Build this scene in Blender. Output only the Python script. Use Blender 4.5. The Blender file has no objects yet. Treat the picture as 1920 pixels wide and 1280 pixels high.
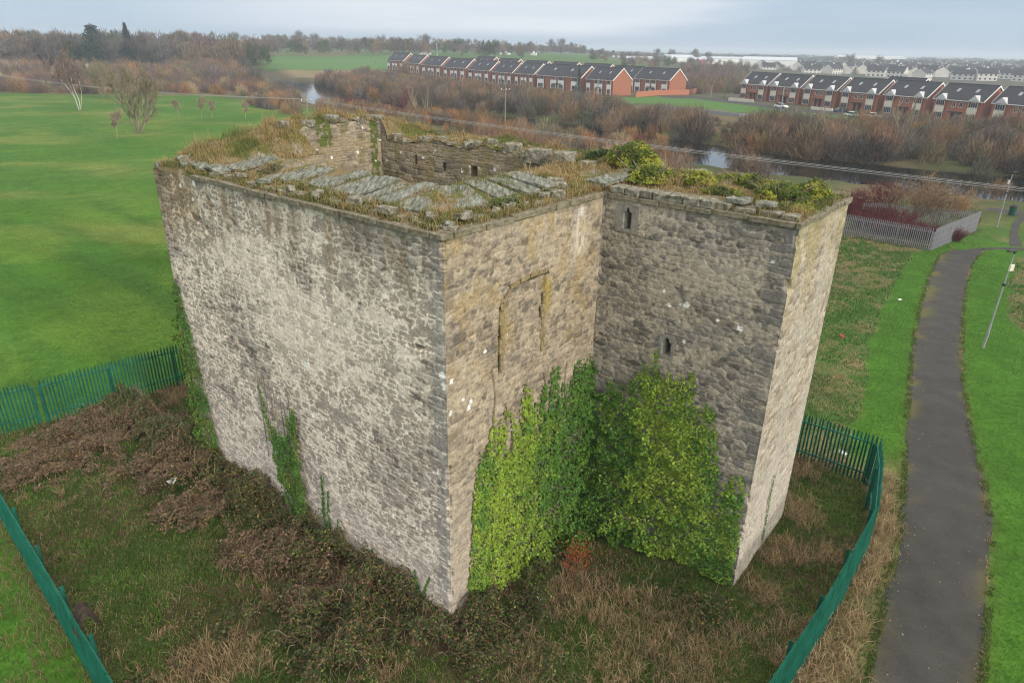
import bpy, bmesh, math, random
import numpy as np
from mathutils import Matrix, Vector, noise as mnoise
R = math.radians
C = bpy.context.scene.collection
scene = bpy.context.scene

# ------------------------------------------------------------------ camera
CAM_H, F_PX, HORIZON_Y, ROLL = 16.5, 1280.0, 88.0, 0.019
TH = math.atan((640 - HORIZON_Y) / F_PX)
_fw = np.array([0, math.cos(TH), -math.sin(TH)]); _up0 = np.array([0, math.sin(TH), math.cos(TH)]); _rt0 = np.array([1.0, 0, 0])
_rt = math.cos(ROLL) * _rt0 + math.sin(ROLL) * _up0
_up = -math.sin(ROLL) * _rt0 + math.cos(ROLL) * _up0
cd = bpy.data.cameras.new('camera'); cam = bpy.data.objects.new('camera', cd); C.objects.link(cam)
cd.sensor_width = 36; cd.lens = 24; cd.clip_start = 0.5; cd.clip_end = 30000
cam.matrix_world = Matrix(((_rt[0], _up[0], -_fw[0], 0), (_rt[1], _up[1], -_fw[1], 0), (_rt[2], _up[2], -_fw[2], CAM_H), (0, 0, 0, 1)))
scene.camera = cam

def gp(x, y, z=0.0):
    """the place on level z that is seen at photo pixel x, y (used to survey positions on the real ground)"""
    d = (x - 960) * _rt - (y - 640) * _up + F_PX * _fw
    t = (z - CAM_H) / d[2]
    return np.array([d[0] * t, d[1] * t, z])

# ------------------------------------------------------------------ world and sun
VEIL = 9.0
SUN_AZ, SUN_EL = -47.0, 22.0          # compass angle measured from +x, anticlockwise
w = bpy.data.worlds.new('World'); scene.world = w; w.use_nodes = True
nt = w.node_tree; nd = nt.nodes; lk = nt.links
bg = nd['Background']; bg.inputs['Strength'].default_value = 0.13
sky = nd.new('ShaderNodeTexSky'); sky.sky_type = 'NISHITA'; sky.sun_disc = False
sky.sun_elevation = R(SUN_EL); sky.sun_rotation = R(90 - SUN_AZ); sky.altitude = 50; sky.air_density = 1.0; sky.dust_density = 2.5; sky.ozone_density = 1.5
tc = nd.new('ShaderNodeTexCoord')
sep = nd.new('ShaderNodeSeparateXYZ'); lk.new(tc.outputs['Generated'], sep.inputs[0])
def mth(op, a, b=None, clamp=False):
    n = nd.new('ShaderNodeMath'); n.operation = op; n.use_clamp = clamp
    for i, v in enumerate((a, b)):
        if v is None: continue
        if isinstance(v, (int, float)): n.inputs[i].default_value = v
        else: lk.new(v, n.inputs[i])
    return n.outputs[0]
# cloud sheet at unit height: project the view direction on a plane so that streaks flatten towards the horizon
zc = mth('MAXIMUM', sep.outputs['Z'], 0.02)
cx = mth('DIVIDE', sep.outputs['X'], mth('ADD', zc, 0.03)); cy = mth('DIVIDE', sep.outputs['Y'], mth('ADD', zc, 0.03))
comb = nd.new('ShaderNodeCombineXYZ'); lk.new(mth('MULTIPLY', cx, 0.22), comb.inputs[0]); lk.new(mth('MULTIPLY', cy, 0.20), comb.inputs[1])
cn = nd.new('ShaderNodeTexNoise'); cn.inputs['Scale'].default_value = 0.55; cn.inputs['Detail'].default_value = 7; cn.inputs['Roughness'].default_value = 0.55; cn.inputs['Distortion'].default_value = 0.4
cofs = nd.new('ShaderNodeVectorMath'); cofs.operation = 'ADD'; cofs.inputs[1].default_value = (1.7, 0.35, 0); lk.new(comb.outputs[0], cofs.inputs[0]); lk.new(cofs.outputs[0], cn.inputs['Vector'])
cr = nd.new('ShaderNodeValToRGB'); cr.color_ramp.elements[0].position = 0.44; cr.color_ramp.elements[1].position = 0.60
lk.new(cn.outputs['Fac'], cr.inputs['Fac'])
veil = nd.new('ShaderNodeMixRGB'); veil.inputs['Fac'].default_value = 0.85
vr = nd.new('ShaderNodeValToRGB'); vr.color_ramp.elements[0].position = 0.0; vr.color_ramp.elements[0].color = (0.25, 0.325, 0.405, 1); vr.color_ramp.elements[1].position = 0.75; vr.color_ramp.elements[1].color = (1.0, 0.97, 0.92, 1)
e_ = vr.color_ramp.elements.new(0.10); e_.color = (0.255, 0.335, 0.43, 1); lk.new(mth('MAXIMUM', sep.outputs['Z'], 0.0), vr.inputs['Fac'])   # overcast is brightest overhead
vsc = nd.new('ShaderNodeVectorMath'); vsc.operation = 'SCALE'; vsc.inputs['Scale'].default_value = VEIL; lk.new(vr.outputs[0], vsc.inputs[0]); lk.new(vsc.outputs[0], veil.inputs['Color2'])
lk.new(sky.outputs[0], veil.inputs['Color1'])
cl = nd.new('ShaderNodeMixRGB'); cl.inputs['Color2'].default_value = (0.47 * VEIL, 0.49 * VEIL, 0.52 * VEIL, 1)
def sms(a, b, x):
    n = nd.new('ShaderNodeMapRange'); n.interpolation_type = 'SMOOTHSTEP'; n.inputs[1].default_value = a; n.inputs[2].default_value = b; lk.new(x, n.inputs[0]); return n.outputs[0]
azr = mth('DIVIDE', sep.outputs['X'], mth('MAXIMUM', sep.outputs['Y'], 0.05)); el_ = sep.outputs['Z']; nzw = mth('SUBTRACT', cn.outputs['Fac'], 0.5)
edge_t = mth('ADD', mth('ADD', el_, mth('MULTIPLY', nzw, 0.05)), mth('MULTIPLY', azr, 0.018))
streak = mth('MULTIPLY', mth('MULTIPLY', sms(-0.62, -0.15, azr), mth('SUBTRACT', 1.0, sms(0.10, 0.36, mth('ADD', azr, mth('MULTIPLY', nzw, 0.7))))), mth('MULTIPLY', sms(0.004, 0.024, el_), mth('SUBTRACT', 1.0, sms(0.054, 0.066, edge_t))))   # one long bright cloud bank low over the far woods
high = mth('MULTIPLY', sms(0.07, 0.25, el_), mth('MULTIPLY', cr.outputs['Color'], 0.6))
lk.new(mth('MAXIMUM', mth('MULTIPLY', streak, mth('ADD', 0.80, mth('MULTIPLY', nzw, 1.2))), mth('MAXIMUM', high, mth('MULTIPLY', cr.outputs['Color'], 0.12))), cl.inputs['Fac']); lk.new(veil.outputs[0], cl.inputs['Color1'])
lk.new(cl.outputs[0], bg.inputs['Color'])
sl = bpy.data.lights.new('sun', 'SUN'); sl.energy = 1.65; sl.angle = R(7.0); sl.color = (1.0, 0.93, 0.82)
so = bpy.data.objects.new('sun', sl); C.objects.link(so)
sdir = Vector((math.cos(R(SUN_AZ)) * math.cos(R(SUN_EL)), math.sin(R(SUN_AZ)) * math.cos(R(SUN_EL)), math.sin(R(SUN_EL))))
so.rotation_euler = sdir.to_track_quat('Z', 'Y').to_euler(); so.location = sdir * 60
vs = scene.view_settings; vs.view_transform = 'Standard'; vs.look = 'None'; vs.gamma = 1; vs.exposure = 0.68; vs.use_curve_mapping = False
scene.cycles.max_bounces = 6; scene.cycles.transparent_max_bounces = 8; scene.cycles.volume_bounces = 0
scene.cycles.use_denoising = True; scene.cycles.pixel_filter_type = 'BLACKMAN_HARRIS'; scene.cycles.filter_width = 1.15

# ------------------------------------------------------------------ numpy helpers
def rng(s): return np.random.default_rng(s)
def vnoise(x, y, seed=0):
    x = np.asarray(x, float); y = np.asarray(y, float)
    xi = np.floor(x).astype(np.int64); yi = np.floor(y).astype(np.int64); xf = x - xi; yf = y - yi
    def h(a, b):
        n = (a * 374761393 + b * 668265263 + seed * 974634777) & 0xffffffff
        n = ((n ^ (n >> 13)) * 1274126177) & 0xffffffff
        n = n ^ (n >> 16)
        return (n & 0xffff) / 65535.0
    u = xf * xf * (3 - 2 * xf); v = yf * yf * (3 - 2 * yf)
    return (h(xi, yi) * (1 - u) + h(xi + 1, yi) * u) * (1 - v) + (h(xi, yi + 1) * (1 - u) + h(xi + 1, yi + 1) * u) * v
def fbm(x, y, seed=0, oct=4):
    s = 0; a = 0.5; t = 0
    for i in range(oct):
        s = s + a * vnoise(np.asarray(x) * 2 ** i, np.asarray(y) * 2 ** i, seed + i * 17); t += a; a *= 0.5
    return s / t
def sst(a, b, x):
    t = np.clip((np.asarray(x, float) - a) / (b - a), 0, 1); return t * t * (3 - 2 * t)
def mixc(a, b, t):
    t = np.asarray(t)[..., None]; return a * (1 - t) + np.asarray(b) * t
def in_poly(px, py, poly):
    px = np.asarray(px); py = np.asarray(py); ins = np.zeros(px.shape, bool); n = len(poly)
    for i in range(n):
        x0, y0 = poly[i][:2]; x1, y1 = poly[(i + 1) % n][:2]
        if y0 == y1: continue
        c = ((y0 > py) != (y1 > py)) & (px < (x1 - x0) * (py - y0) / (y1 - y0) + x0)
        ins ^= c
    return ins
def nrm(v): return v / np.maximum(np.linalg.norm(v, axis=-1, keepdims=True), 1e-9)

def mesh_np(name, verts, faces, mat=None, parent=None, col=None, smooth=False):
    """faces: list of integer arrays (n,3) / (n,4)"""
    verts = np.asarray(verts, np.float32); me = bpy.data.meshes.new(name)
    faces = [np.asarray(f, np.int32) for f in faces if len(f)]
    loops = np.concatenate([f.ravel() for f in faces]); tot = np.concatenate([np.full(len(f), f.shape[1], np.int32) for f in faces])
    me.vertices.add(len(verts)); me.vertices.foreach_set('co', verts.ravel())
    me.loops.add(len(loops)); me.loops.foreach_set('vertex_index', loops)
    st = np.zeros(len(tot), np.int32); st[1:] = np.cumsum(tot)[:-1]
    me.polygons.add(len(tot)); me.polygons.foreach_set('loop_start', st); me.polygons.foreach_set('loop_total', tot)
    me.polygons.foreach_set('use_smooth', np.full(len(tot), smooth))
    if col is not None:
        a = me.attributes.new('col', 'FLOAT_COLOR', 'POINT'); c4 = np.ones((len(verts), 4), np.float32); c4[:, :3] = col; a.data.foreach_set('color', c4.ravel())
    me.update(calc_edges=True); me.validate()
    if mat: me.materials.append(mat)
    o = bpy.data.objects.new(name, me); C.objects.link(o)
    if parent: o.parent = parent
    return o

def tag(o, label=None, cat=None, group=None, kind=None):
    if label: o['label'] = label
    if cat: o['category'] = cat
    if group: o['group'] = group
    if kind: o['kind'] = kind
    return o
def thing(name, label, cat, loc=(0, 0, 0), rz=0, group=None):
    o = bpy.data.objects.new(name, None); C.objects.link(o); o.location = loc; o.rotation_euler = (0, 0, rz); o.empty_display_size = 0.2
    return tag(o, label, cat, group)
def dup(root, loc, rz, label=None, scale=None):
    r = root.copy(); C.objects.link(r); r.location = loc; r.rotation_euler = (0, 0, rz)
    if scale is not None: r.scale = scale
    if label: r['label'] = label
    for ch in root.children:
        c = ch.copy(); C.objects.link(c); c.parent = r
        for g in ch.children:
            d = g.copy(); C.objects.link(d); d.parent = c
    return r

# ------------------------------------------------------------------ materials
def new_mat(name):
    m = bpy.data.materials.new(name); m.use_nodes = True; return m, m.node_tree.nodes, m.node_tree.links
def mat_attr(name, rough=0.9, n_scale=0.0, n_amt=0.0, transl=0.0, bump=0.0, bump_scale=20.0, spec=0.25, detail=6, fine=0.0, fine_scale=60.0, mid=0.0, mid_scale=1.3):
    """colour from the 'col' attribute, broken up by object-space noise"""
    m, n, l = new_mat(name); b = n['Principled BSDF']; b.inputs['Roughness'].default_value = rough; b.inputs['Specular IOR Level'].default_value = spec
    a = n.new('ShaderNodeAttribute'); a.attribute_name = 'col'; out = a.outputs['Color']
    geo = n.new('ShaderNodeNewGeometry')
    for sc, am in ((n_scale, n_amt), (fine_scale, fine), (mid_scale, mid)):
        if am > 0:
            t = n.new('ShaderNodeTexNoise'); t.inputs['Scale'].default_value = sc; t.inputs['Detail'].default_value = detail; t.inputs['Roughness'].default_value = 0.65
            l.new(geo.outputs['Position'], t.inputs['Vector'])
            mr = n.new('ShaderNodeMapRange'); mr.inputs[1].default_value = 0.25; mr.inputs[2].default_value = 0.75; mr.inputs[3].default_value = 1 - am; mr.inputs[4].default_value = 1 + am
            l.new(t.outputs['Fac'], mr.inputs[0])
            mx = n.new('ShaderNodeVectorMath'); mx.operation = 'SCALE'; l.new(out, mx.inputs[0]); l.new(mr.outputs[0], mx.inputs['Scale']); out = mx.outputs[0]
    l.new(out, b.inputs['Base Color'])
    if bump > 0:
        t = n.new('ShaderNodeTexNoise'); t.inputs['Scale'].default_value = bump_scale; t.inputs['Detail'].default_value = 8; t.inputs['Roughness'].default_value = 0.7
        l.new(geo.outputs['Position'], t.inputs['Vector'])
        bp = n.new('ShaderNodeBump'); bp.inputs['Strength'].default_value = bump; bp.inputs['Distance'].default_value = 0.05; l.new(t.outputs['Fac'], bp.inputs['Height']); l.new(bp.outputs[0], b.inputs['Normal'])
    if transl > 0:
        tr = n.new('ShaderNodeBsdfTranslucent'); l.new(out, tr.inputs['Color']); ms = n.new('ShaderNodeMixShader'); ms.inputs[0].default_value = transl
        l.new(b.outputs[0], ms.inputs[1]); l.new(tr.outputs[0], ms.inputs[2]); l.new(ms.outputs[0], n['Material Output'].inputs['Surface'])
    return m
def mat_plain(name, col, rough=0.7, metal=0.0, n_scale=8.0, n_amt=0.15, spec=0.3, bump=0.0, world=False):
    m, n, l = new_mat(name); b = n['Principled BSDF']; b.inputs['Roughness'].default_value = rough; b.inputs['Metallic'].default_value = metal; b.inputs['Specular IOR Level'].default_value = spec
    geo = n.new('ShaderNodeTexCoord'); t = n.new('ShaderNodeTexNoise'); t.inputs['Scale'].default_value = n_scale; t.inputs['Detail'].default_value = 5
    if world: geo = n.new('ShaderNodeNewGeometry')
    l.new(geo.outputs['Position' if world else 'Object'], t.inputs['Vector'])
    mr = n.new('ShaderNodeMapRange'); mr.inputs[1].default_value = 0.25; mr.inputs[2].default_value = 0.75; mr.inputs[3].default_value = 1 - n_amt; mr.inputs[4].default_value = 1 + n_amt
    l.new(t.outputs['Fac'], mr.inputs[0])
    mx = n.new('ShaderNodeVectorMath'); mx.operation = 'SCALE'; mx.inputs[0].default_value = col; l.new(mr.outputs[0], mx.inputs['Scale']); l.new(mx.outputs[0], b.inputs['Base Color'])
    if bump > 0:
        bp = n.new('ShaderNodeBump'); bp.inputs['Strength'].default_value = bump; bp.inputs['Distance'].default_value = 0.05; l.new(t.outputs['Fac'], bp.inputs['Height']); l.new(bp.outputs[0], b.inputs['Normal'])
    return m
M_STONE = mat_attr('rubble_stone', 0.95, 4.0, 0.20, bump=0.45, bump_scale=16, spec=0.15, fine=0.38, fine_scale=13)
M_GROUND = mat_attr('turf', 0.95, 0.35, 0.16, bump=0.6, bump_scale=5, spec=0.1, fine=0.42, fine_scale=5.0, mid=0.26, mid_scale=1.1)
M_PATH = mat_attr('asphalt', 0.92, 0.9, 0.24, bump=0.3, bump_scale=25, spec=0.2, fine=0.25, fine_scale=22)
M_BLADE = mat_attr('grass_blades', 0.75, transl=0.3, spec=0.2)
M_LEAF = mat_attr('leaves', 0.5, transl=0.25, spec=0.4)
M_TWIG = mat_attr('twigs', 0.9, spec=0.1)
M_GREEN = mat_plain('green_painted_steel', (0.011, 0.122, 0.082), 0.55, 0, 2.2, 0.42, world=True)
M_STEEL = mat_plain('galvanised_steel', (0.30, 0.30, 0.315), 0.6, 0.1, 3, 0.2)
M_BRICK = mat_plain('brick', (0.33, 0.135, 0.08), 0.9, 0, 4, 0.2)
M_SLATE = mat_plain('roof_slate', (0.045, 0.045, 0.05), 0.8, 0, 1.5, 0.2)
M_WHITE = mat_plain('white_paint', (0.78, 0.77, 0.74), 0.6, 0, 1, 0.06)
M_GABLET = mat_plain('gablet_board', (0.5, 0.5, 0.5), 0.7, 0, 1, 0.06)
M_CREAM = mat_plain('cream_render', (0.62, 0.58, 0.48), 0.8, 0, 0.7, 0.1)
M_GLASS = mat_plain('window_glass', (0.03, 0.04, 0.05), 0.08, 0, 1, 0.2, spec=0.6)
M_SKYL = mat_plain('skylight_glass', (0.28, 0.31, 0.34), 0.15, 0, 1, 0.1, spec=0.6)
M_DARK = mat_plain('dark_plastic', (0.03, 0.035, 0.035), 0.6)
M_WOOD = mat_plain('weathered_wood', (0.24, 0.19, 0.14), 0.9, 0, 6, 0.2)

# ------------------------------------------------------------------ tower frame: u along the front wall, v towards the back
P0 = np.array([-1.7, 16.0]); TA = R(-38.5)
EU = np.array([math.cos(TA), math.sin(TA)]); EV = np.array([-EU[1], EU[0]])
def W(u, v, z):
    u = np.asarray(u, float); v = np.asarray(v, float); z = np.asarray(z, float); u, v, z = np.broadcast_arrays(u, v, z)
    return np.stack([P0[0] + EU[0] * u + EV[0] * v, P0[1] + EU[1] * u + EV[1] * v, z], -1)
def UV(p):
    d = np.asarray(p)[..., :2] - P0; return d @ EU, d @ EV
UL, VI, UR, VB = -14.6, 7.25, 6.1, 12.0
N_A = np.array([-EV[0], -EV[1], 0]); N_B = np.array([EU[0], EU[1], 0])

# ------------------------------------------------------------------ ground
def axis(d0, d1, step, mid0, mid1, mstep, lo, hi, g=1.16):
    a = list(np.arange(d0, d1 + 1e-6, step)); s = step
    while a[-1] < mid1: s = min(s * 1.12, mstep); a.append(a[-1] + s)
    while a[-1] < hi: s *= g; a.append(a[-1] + s)
    s = step
    while a[0] > mid0: s = min(s * 1.12, mstep); a.insert(0, a[0] - s)
    while a[0] > lo: s *= g; a.insert(0, a[0] - s)
    return np.array(a)
gx = axis(-32, 40, 0.4, -190, 150, 3.0, -9000, 9000); gy = axis(4, 64, 0.4, 2, 420, 3.0, -80, 12000)
GX, GY = np.meshgrid(gx, gy); GX = GX.ravel(); GY = GY.ravel()
RIVER = [(-150, 420), (-128, 372), (-106, 335), (-86, 292), (-64, 244), (-41, 210), (-20, 190), (2, 172), (18, 150), (32, 128), (45, 115), (58, 106), (68, 99), (84, 92), (110, 84), (150, 76)]
def poly_dist(x, y, line):
    best = np.full(np.shape(x), 1e9)
    for (x0, y0), (x1, y1) in zip(line[:-1], line[1:]):
        dx, dy = x1 - x0, y1 - y0; t = np.clip(((x - x0) * dx + (y - y0) * dy) / (dx * dx + dy * dy), 0, 1)
        best = np.minimum(best, np.hypot(x - x0 - t * dx, y - y0 - t * dy))
    return best
def rise(x, y): return 9.5 * sst(330, 700, np.hypot(x, y)) * (1 - sst(20, 300, x))
def ground_z(x, y):
    d = poly_dist(x, y, RIVER); far = sst(60, 110, np.hypot(x, y))
    und = (fbm(x / 60, y / 60, 5) - 0.5) * 1.0 * far * sst(14, 30, d)
    return und + rise(x, y) - 1.5 * (1 - sst(9, 15, d + 2.0 * (vnoise(x / 6, y / 6, 3) - 0.5)))
GZ = ground_z(GX, GY)
def gpg(x, y):
    z = 0.0
    for _ in range(12):
        p = gp(x, y, z); z = .5 * z + .5 * float(ground_z(np.array([p[0]]), np.array([p[1]]))[0])
    return gp(x, y, z)
FL = [gp(-60, 855)[:2], gp(0, 815)[:2], gp(90, 793)[:2], gp(335, 722)[:2], (-12, 39), (4, 38), (13.5, 29), (12.6, 25.8), (14.9, 23.9), (14.3, 22.2), (12.8, 19.6), (11.0, 17.4), (8.2, 14.2), (3.5, 8.2), (-4, 6.5), (-11.5, 13.6), (-18.9, 20.6), (-25, 26.0)]
def garden_col(x, y):
    """turf colour of every spot: what grows there"""
    n1 = fbm(x / 3.0, y / 3.0, 11); n2 = fbm(x / 11.0, y / 11.0, 12); n3 = fbm(x / 0.9, y / 0.9, 13)
    lawn = mixc(np.broadcast_to([0.056, 0.132, 0.013], x.shape + (3,)), [0.088, 0.162, 0.020], sst(0.42, 0.66, n2))
    lawn = mixc(lawn, [0.17, 0.185, 0.045], 0.6 * sst(0.45, 0.75, fbm(x / 16, y / 7, 21)) * sst(38, 56, y + .25 * x + 6))
    lawn = mixc(lawn, [0.045, 0.115, 0.016], 0.7 * sst(.5, .7, fbm((x * .62 + y * .78) / 2.5, (x * .78 - y * .62) / 14, 22)))
    stripe = 0.5 + 0.5 * np.sin((x * 0.62 + y * 0.78) * 2 * math.pi / 5.2 + 1.3 * n2)
    lawn = lawn * (0.93 + 0.12 * stripe)[..., None] * (0.85 + 0.3 * n1)[..., None]
    rough = mixc(np.broadcast_to([0.062, 0.125, 0.026], x.shape + (3,)), [0.21, 0.165, 0.075], sst(0.46, 0.72, n1 * 0.6 + n3 * 0.4))
    rough = mixc(rough, [0.12, 0.10, 0.05], 0.7 * sst(0.5, 0.7, n2))
    verge = np.broadcast_to([0.052, 0.130, 0.014], x.shape + (3,)) * (0.8 + 0.4 * n3)[..., None]
    encl = mixc(np.broadcast_to([0.050, 0.072, 0.018], x.shape + (3,)), [0.075, 0.055, 0.030], sst(0.46, 0.66, n1))
    return lawn, rough, verge, encl
PL = [(1625, 1285), (1660, 1130), (1690, 1000), (1697, 900), (1700, 800), (1706, 720), (1712, 650), (1722, 590), (1735, 540), (1748, 505), (1762, 478), (1790, 468)]
PR_ = [(1840, 1285), (1852, 1130), (1860, 1000), (1843, 900), (1818, 800), (1806, 720), (1803, 650), (1806, 590), (1812, 540), (1820, 505), (1832, 482), (1850, 470)]
PLw = np.array([gp(*p)[:2] for p in PL]); PRw = np.array([gp(*p)[:2] for p in PR_])
PCw = (PLw + PRw) / 2
def ground_col(x, y):
    lawn, rough, verge, encl = garden_col(x, y); col = lawn.copy()
    pxl = np.interp(y, PLw[:, 1], PLw[:, 0]); pxr = np.interp(y, PRw[:, 1], PRw[:, 0])
    right = sst(-0.5, 0.5, x - np.interp(y, [0, 14, 26, 40, 66, 90], [3, 6, 13, 6, 20, 30]))
    # east of the tower: rough field, then a mown verge either side of the path, rough again
    wob = 0.8 * (vnoise(x / 1.5, y / 1.5, 31) - 0.5)
    mown_l = sst(-2.7, -2.3, x - pxl + wob) * sst(23.5, 26, y) + 0.0
    mown_r = 1 - sst(2.6, 3.4, x - pxr + wob + np.interp(y, [0, 24, 34, 44, 60], [-40, -20, -2.5, 0.0, -0.8]))
    fld = rough; fld = mixc(fld, verge, np.where(x < pxr, mown_l, mown_r))
    tan = sst(10, 13, y) * (1 - sst(23.5, 27, y)) * (x < pxl)
    fld = mixc(fld, [0.2, 0.15, 0.075], 0.75 * tan)
    edge = np.exp(-(np.minimum(np.abs(x - pxl), np.abs(x - pxr)) / 0.35) ** 2) * (y < 62)
    fld = mixc(fld, [0.085, 0.095, 0.025], 0.35 * edge)
    col = mixc(col, fld, right * (1 - sst(63, 72, y)))
    col = mixc(col, verge * 1.05, (1 - sst(20, 25, y)) * (1 - sst(-9, -5, x)))
    ins = in_poly(x, y, FL); col = np.where(ins[..., None], encl, col)
    # beyond: riverside scrub floor, banks, green by the estate, far fields
    d = poly_dist(x, y, RIVER); side = y - np.interp(x, [p[0] for p in RIVER], [p[1] for p in RIVER])
    scrub = mixc(np.broadcast_to([0.13, 0.10, 0.055], x.shape + (3,)), [0.07, 0.085, 0.03], sst(0.4, 0.6, fbm(x / 8, y / 8, 41)))
    lawn_back = np.interp(x, [-260, -130, -105, -75, -40, -15, 0, 30], [215, 235, 240, 215, 178, 130, 95, 70])
    sc = sst(-6, 6, y - lawn_back + 8 * (vnoise(x / 9, y / 9, 42) - 0.5)); col = mixc(col, scrub, sc)
    town = sst(20, 60, x - y * .12) * sst(230, 290, np.hypot(x, y)) * (1 - sst(900, 1100, np.hypot(x, y)))
    field = mixc(np.broadcast_to([0.075, 0.135, 0.04], x.shape + (3,)), [0.13, 0.12, 0.06], sst(0.5, 0.6, fbm(x / 160, y / 160, 43)))
    fx = in_poly(x, y, [gpg(500, 136)[:2], gpg(735, 131)[:2], gpg(760, 106)[:2], gpg(470, 104)[:2]])
    col = mixc(col, [0.085, 0.165, 0.045], fx.astype(float)); pale = in_poly(x, y, [gpg(480, 145)[:2], gpg(700, 152)[:2], gpg(735, 133)[:2], gpg(500, 136)[:2]]); col = mixc(col, [0.22, 0.17, 0.09], 0.8 * pale)
    col = mixc(col, field, sst(480, 620, y) * (1 - fx))
    col = mixc(col, [0.085, 0.08, 0.062], .8 * town)
    est = in_poly(x, y, [gp(1000, 192)[:2], gp(1260, 178)[:2], gp(1385, 190)[:2], gp(1480, 207)[:2], gp(1700, 232)[:2], gp(1500, 222)[:2], gp(1390, 212)[:2], gp(1250, 196)[:2]])
    col = mixc(col, [0.075, 0.155, 0.035], est.astype(float))
    cmp_ = in_poly(x, y, [gp(*p, 2.1)[:2] for p in ((1560, 396), (1755, 428), (1840, 395), (1620, 378))]); col = mixc(col, [.055, .028, .024], .85 * cmp_)
    mud = 1 - sst(10, 16, d); col = mixc(col, [0.06, 0.05, 0.03], mud * 0.8)
    return col
nx, ny = len(gx), len(gy); ii = np.arange(nx * ny).reshape(ny, nx)
gq = np.stack([ii[:-1, :-1], ii[:-1, 1:], ii[1:, 1:], ii[1:, :-1]], -1).reshape(-1, 4)
tag(mesh_np('ground', np.stack([GX, GY, GZ], -1), [gq], M_GROUND, col=ground_col(GX, GY), smooth=True), 'green lawns, rough grass and scrubland around the ruined tower', 'ground', kind='structure')

def strip(name, L, Rr, z, col, mat, rag=0.12, n=160, m=8, seed=1):
    L = np.asarray(L); Rr = np.asarray(Rr); t = np.linspace(0, 1, len(L)); tt = np.linspace(0, 1, n)
    l = np.stack([np.interp(tt, t, L[:, k]) for k in (0, 1)], -1); r = np.stack([np.interp(tt, t, Rr[:, k]) for k in (0, 1)], -1)
    dl = nrm(r - l); l = l + dl * (rag * (vnoise(tt * n * 0.35, tt * 0, seed) - 0.5) * 2)[:, None]; r = r + dl * (rag * (vnoise(tt * n * 0.35, tt * 0 + 5, seed) - 0.5) * 2)[:, None]
    s = np.linspace(0, 1, m)[None, :, None]; p = l[:, None] * (1 - s) + r[:, None] * s; p = p.reshape(-1, 2)
    zz = ground_z(p[:, 0], p[:, 1]) + z; idx = np.arange(n * m).reshape(n, m)
    q = np.stack([idx[:-1, :-1], idx[:-1, 1:], idx[1:, 1:], idx[1:, :-1]], -1).reshape(-1, 4)
    return mesh_np(name, np.concatenate([p, zz[:, None]], 1), [q], mat, col=col(p[:, 0], p[:, 1], np.tile(np.linspace(0, 1, m), n)))
def path_col(x, y, s):
    c = np.broadcast_to([0.056, 0.053, 0.048], x.shape + (3,)) * (0.9 + 0.25 * fbm(x / 2, y / 2, 51))[..., None]
    moss = sst(0.45, 0.7, fbm(x / 1.2, y / 1.2, 52)) * (np.exp(-(s / 0.25) ** 2) * (sst(29, 33, y) * (1 - sst(57, 62, y))) + 0.6 * np.exp(-((1 - s) / 0.1) ** 2) + 0.5 * np.exp(-(s / 0.12) ** 2))
    return mixc(c, [0.12, 0.11, 0.03], np.clip(moss * 1.1, 0, 0.85))
tag(strip('footpath', PLw, PRw, 0.012, path_col, M_PATH), 'dark tarmac footpath curving past the ruined tower', 'path', kind='structure')
bl = [gp(*p)[:2] for p in [(1790, 470), (1835, 466), (1875, 464), (1930, 466)]]; br = [gp(*p)[:2] for p in [(1815, 474), (1838, 470), (1876, 468), (1930, 471)]]
tag(strip('branch_path', bl, br, 0.016, path_col, M_PATH, rag=0.05, seed=4), 'narrow tarmac path branching off beyond the tall lamp', 'path', kind='structure')
bl = [gp(*p)[:2] for p in [(1893, 462), (1893, 440), (1898, 420), (1912, 405)]]; br = [gp(*p)[:2] for p in [(1918, 463), (1908, 440), (1913, 420), (1932, 408)]]
tag(strip('link_path', bl, br, 0.020, path_col, M_PATH, rag=0.05, seed=5), 'short tarmac path leading to the green litter bin', 'path', kind='structure')
bl = [gp(*p)[:2] for p in [(1905, 412), (1880, 400), (1850, 393)]]; br = [gp(*p)[:2] for p in [(1930, 398), (1890, 395), (1853, 389)]]
tag(strip('riverside_path', [gp(1850, 394)[:2], gp(1885, 400)[:2], gp(1940, 412)[:2]], [gp(1852, 389)[:2], gp(1888, 393)[:2], gp(1940, 402)[:2]], 0.024, path_col, M_PATH, rag=0.05, seed=6), 'grey path running along the river by the bin', 'path', kind='structure')

# river
m, n, l = new_mat('river_water'); b = n['Principled BSDF']; b.inputs['Base Color'].default_value = (0.012, 0.013, 0.010, 1); b.inputs['Roughness'].default_value = 0.04; b.inputs['IOR'].default_value = 1.33
g = n.new('ShaderNodeNewGeometry'); t = n.new('ShaderNodeTexNoise'); t.inputs['Scale'].default_value = 0.8; t.inputs['Detail'].default_value = 4; l.new(g.outputs['Position'], t.inputs['Vector'])
bp = n.new('ShaderNodeBump'); bp.inputs['Strength'].default_value = 0.06; bp.inputs['Distance'].default_value = 0.1; l.new(t.outputs['Fac'], bp.inputs['Height']); l.new(bp.outputs[0], b.inputs['Normal'])
M_WATER = m
rv = np.array(RIVER, float); tg = nrm(np.gradient(rv, axis=0)); nn = np.stack([-tg[:, 1], tg[:, 0]], -1)
rl, rr = rv + nn * 17, rv - nn * 17; k = len(rv); vv = np.concatenate([rl, rr]); vv = np.concatenate([vv, np.full((2 * k, 1), -0.7)], 1)
tag(mesh_np('river', vv, [np.array([[i, i + k, i + k + 1, i + 1] for i in range(k - 1)])[:, ::-1]], M_WATER), 'dark slow river between scrub covered banks', 'river', kind='structure')

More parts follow.
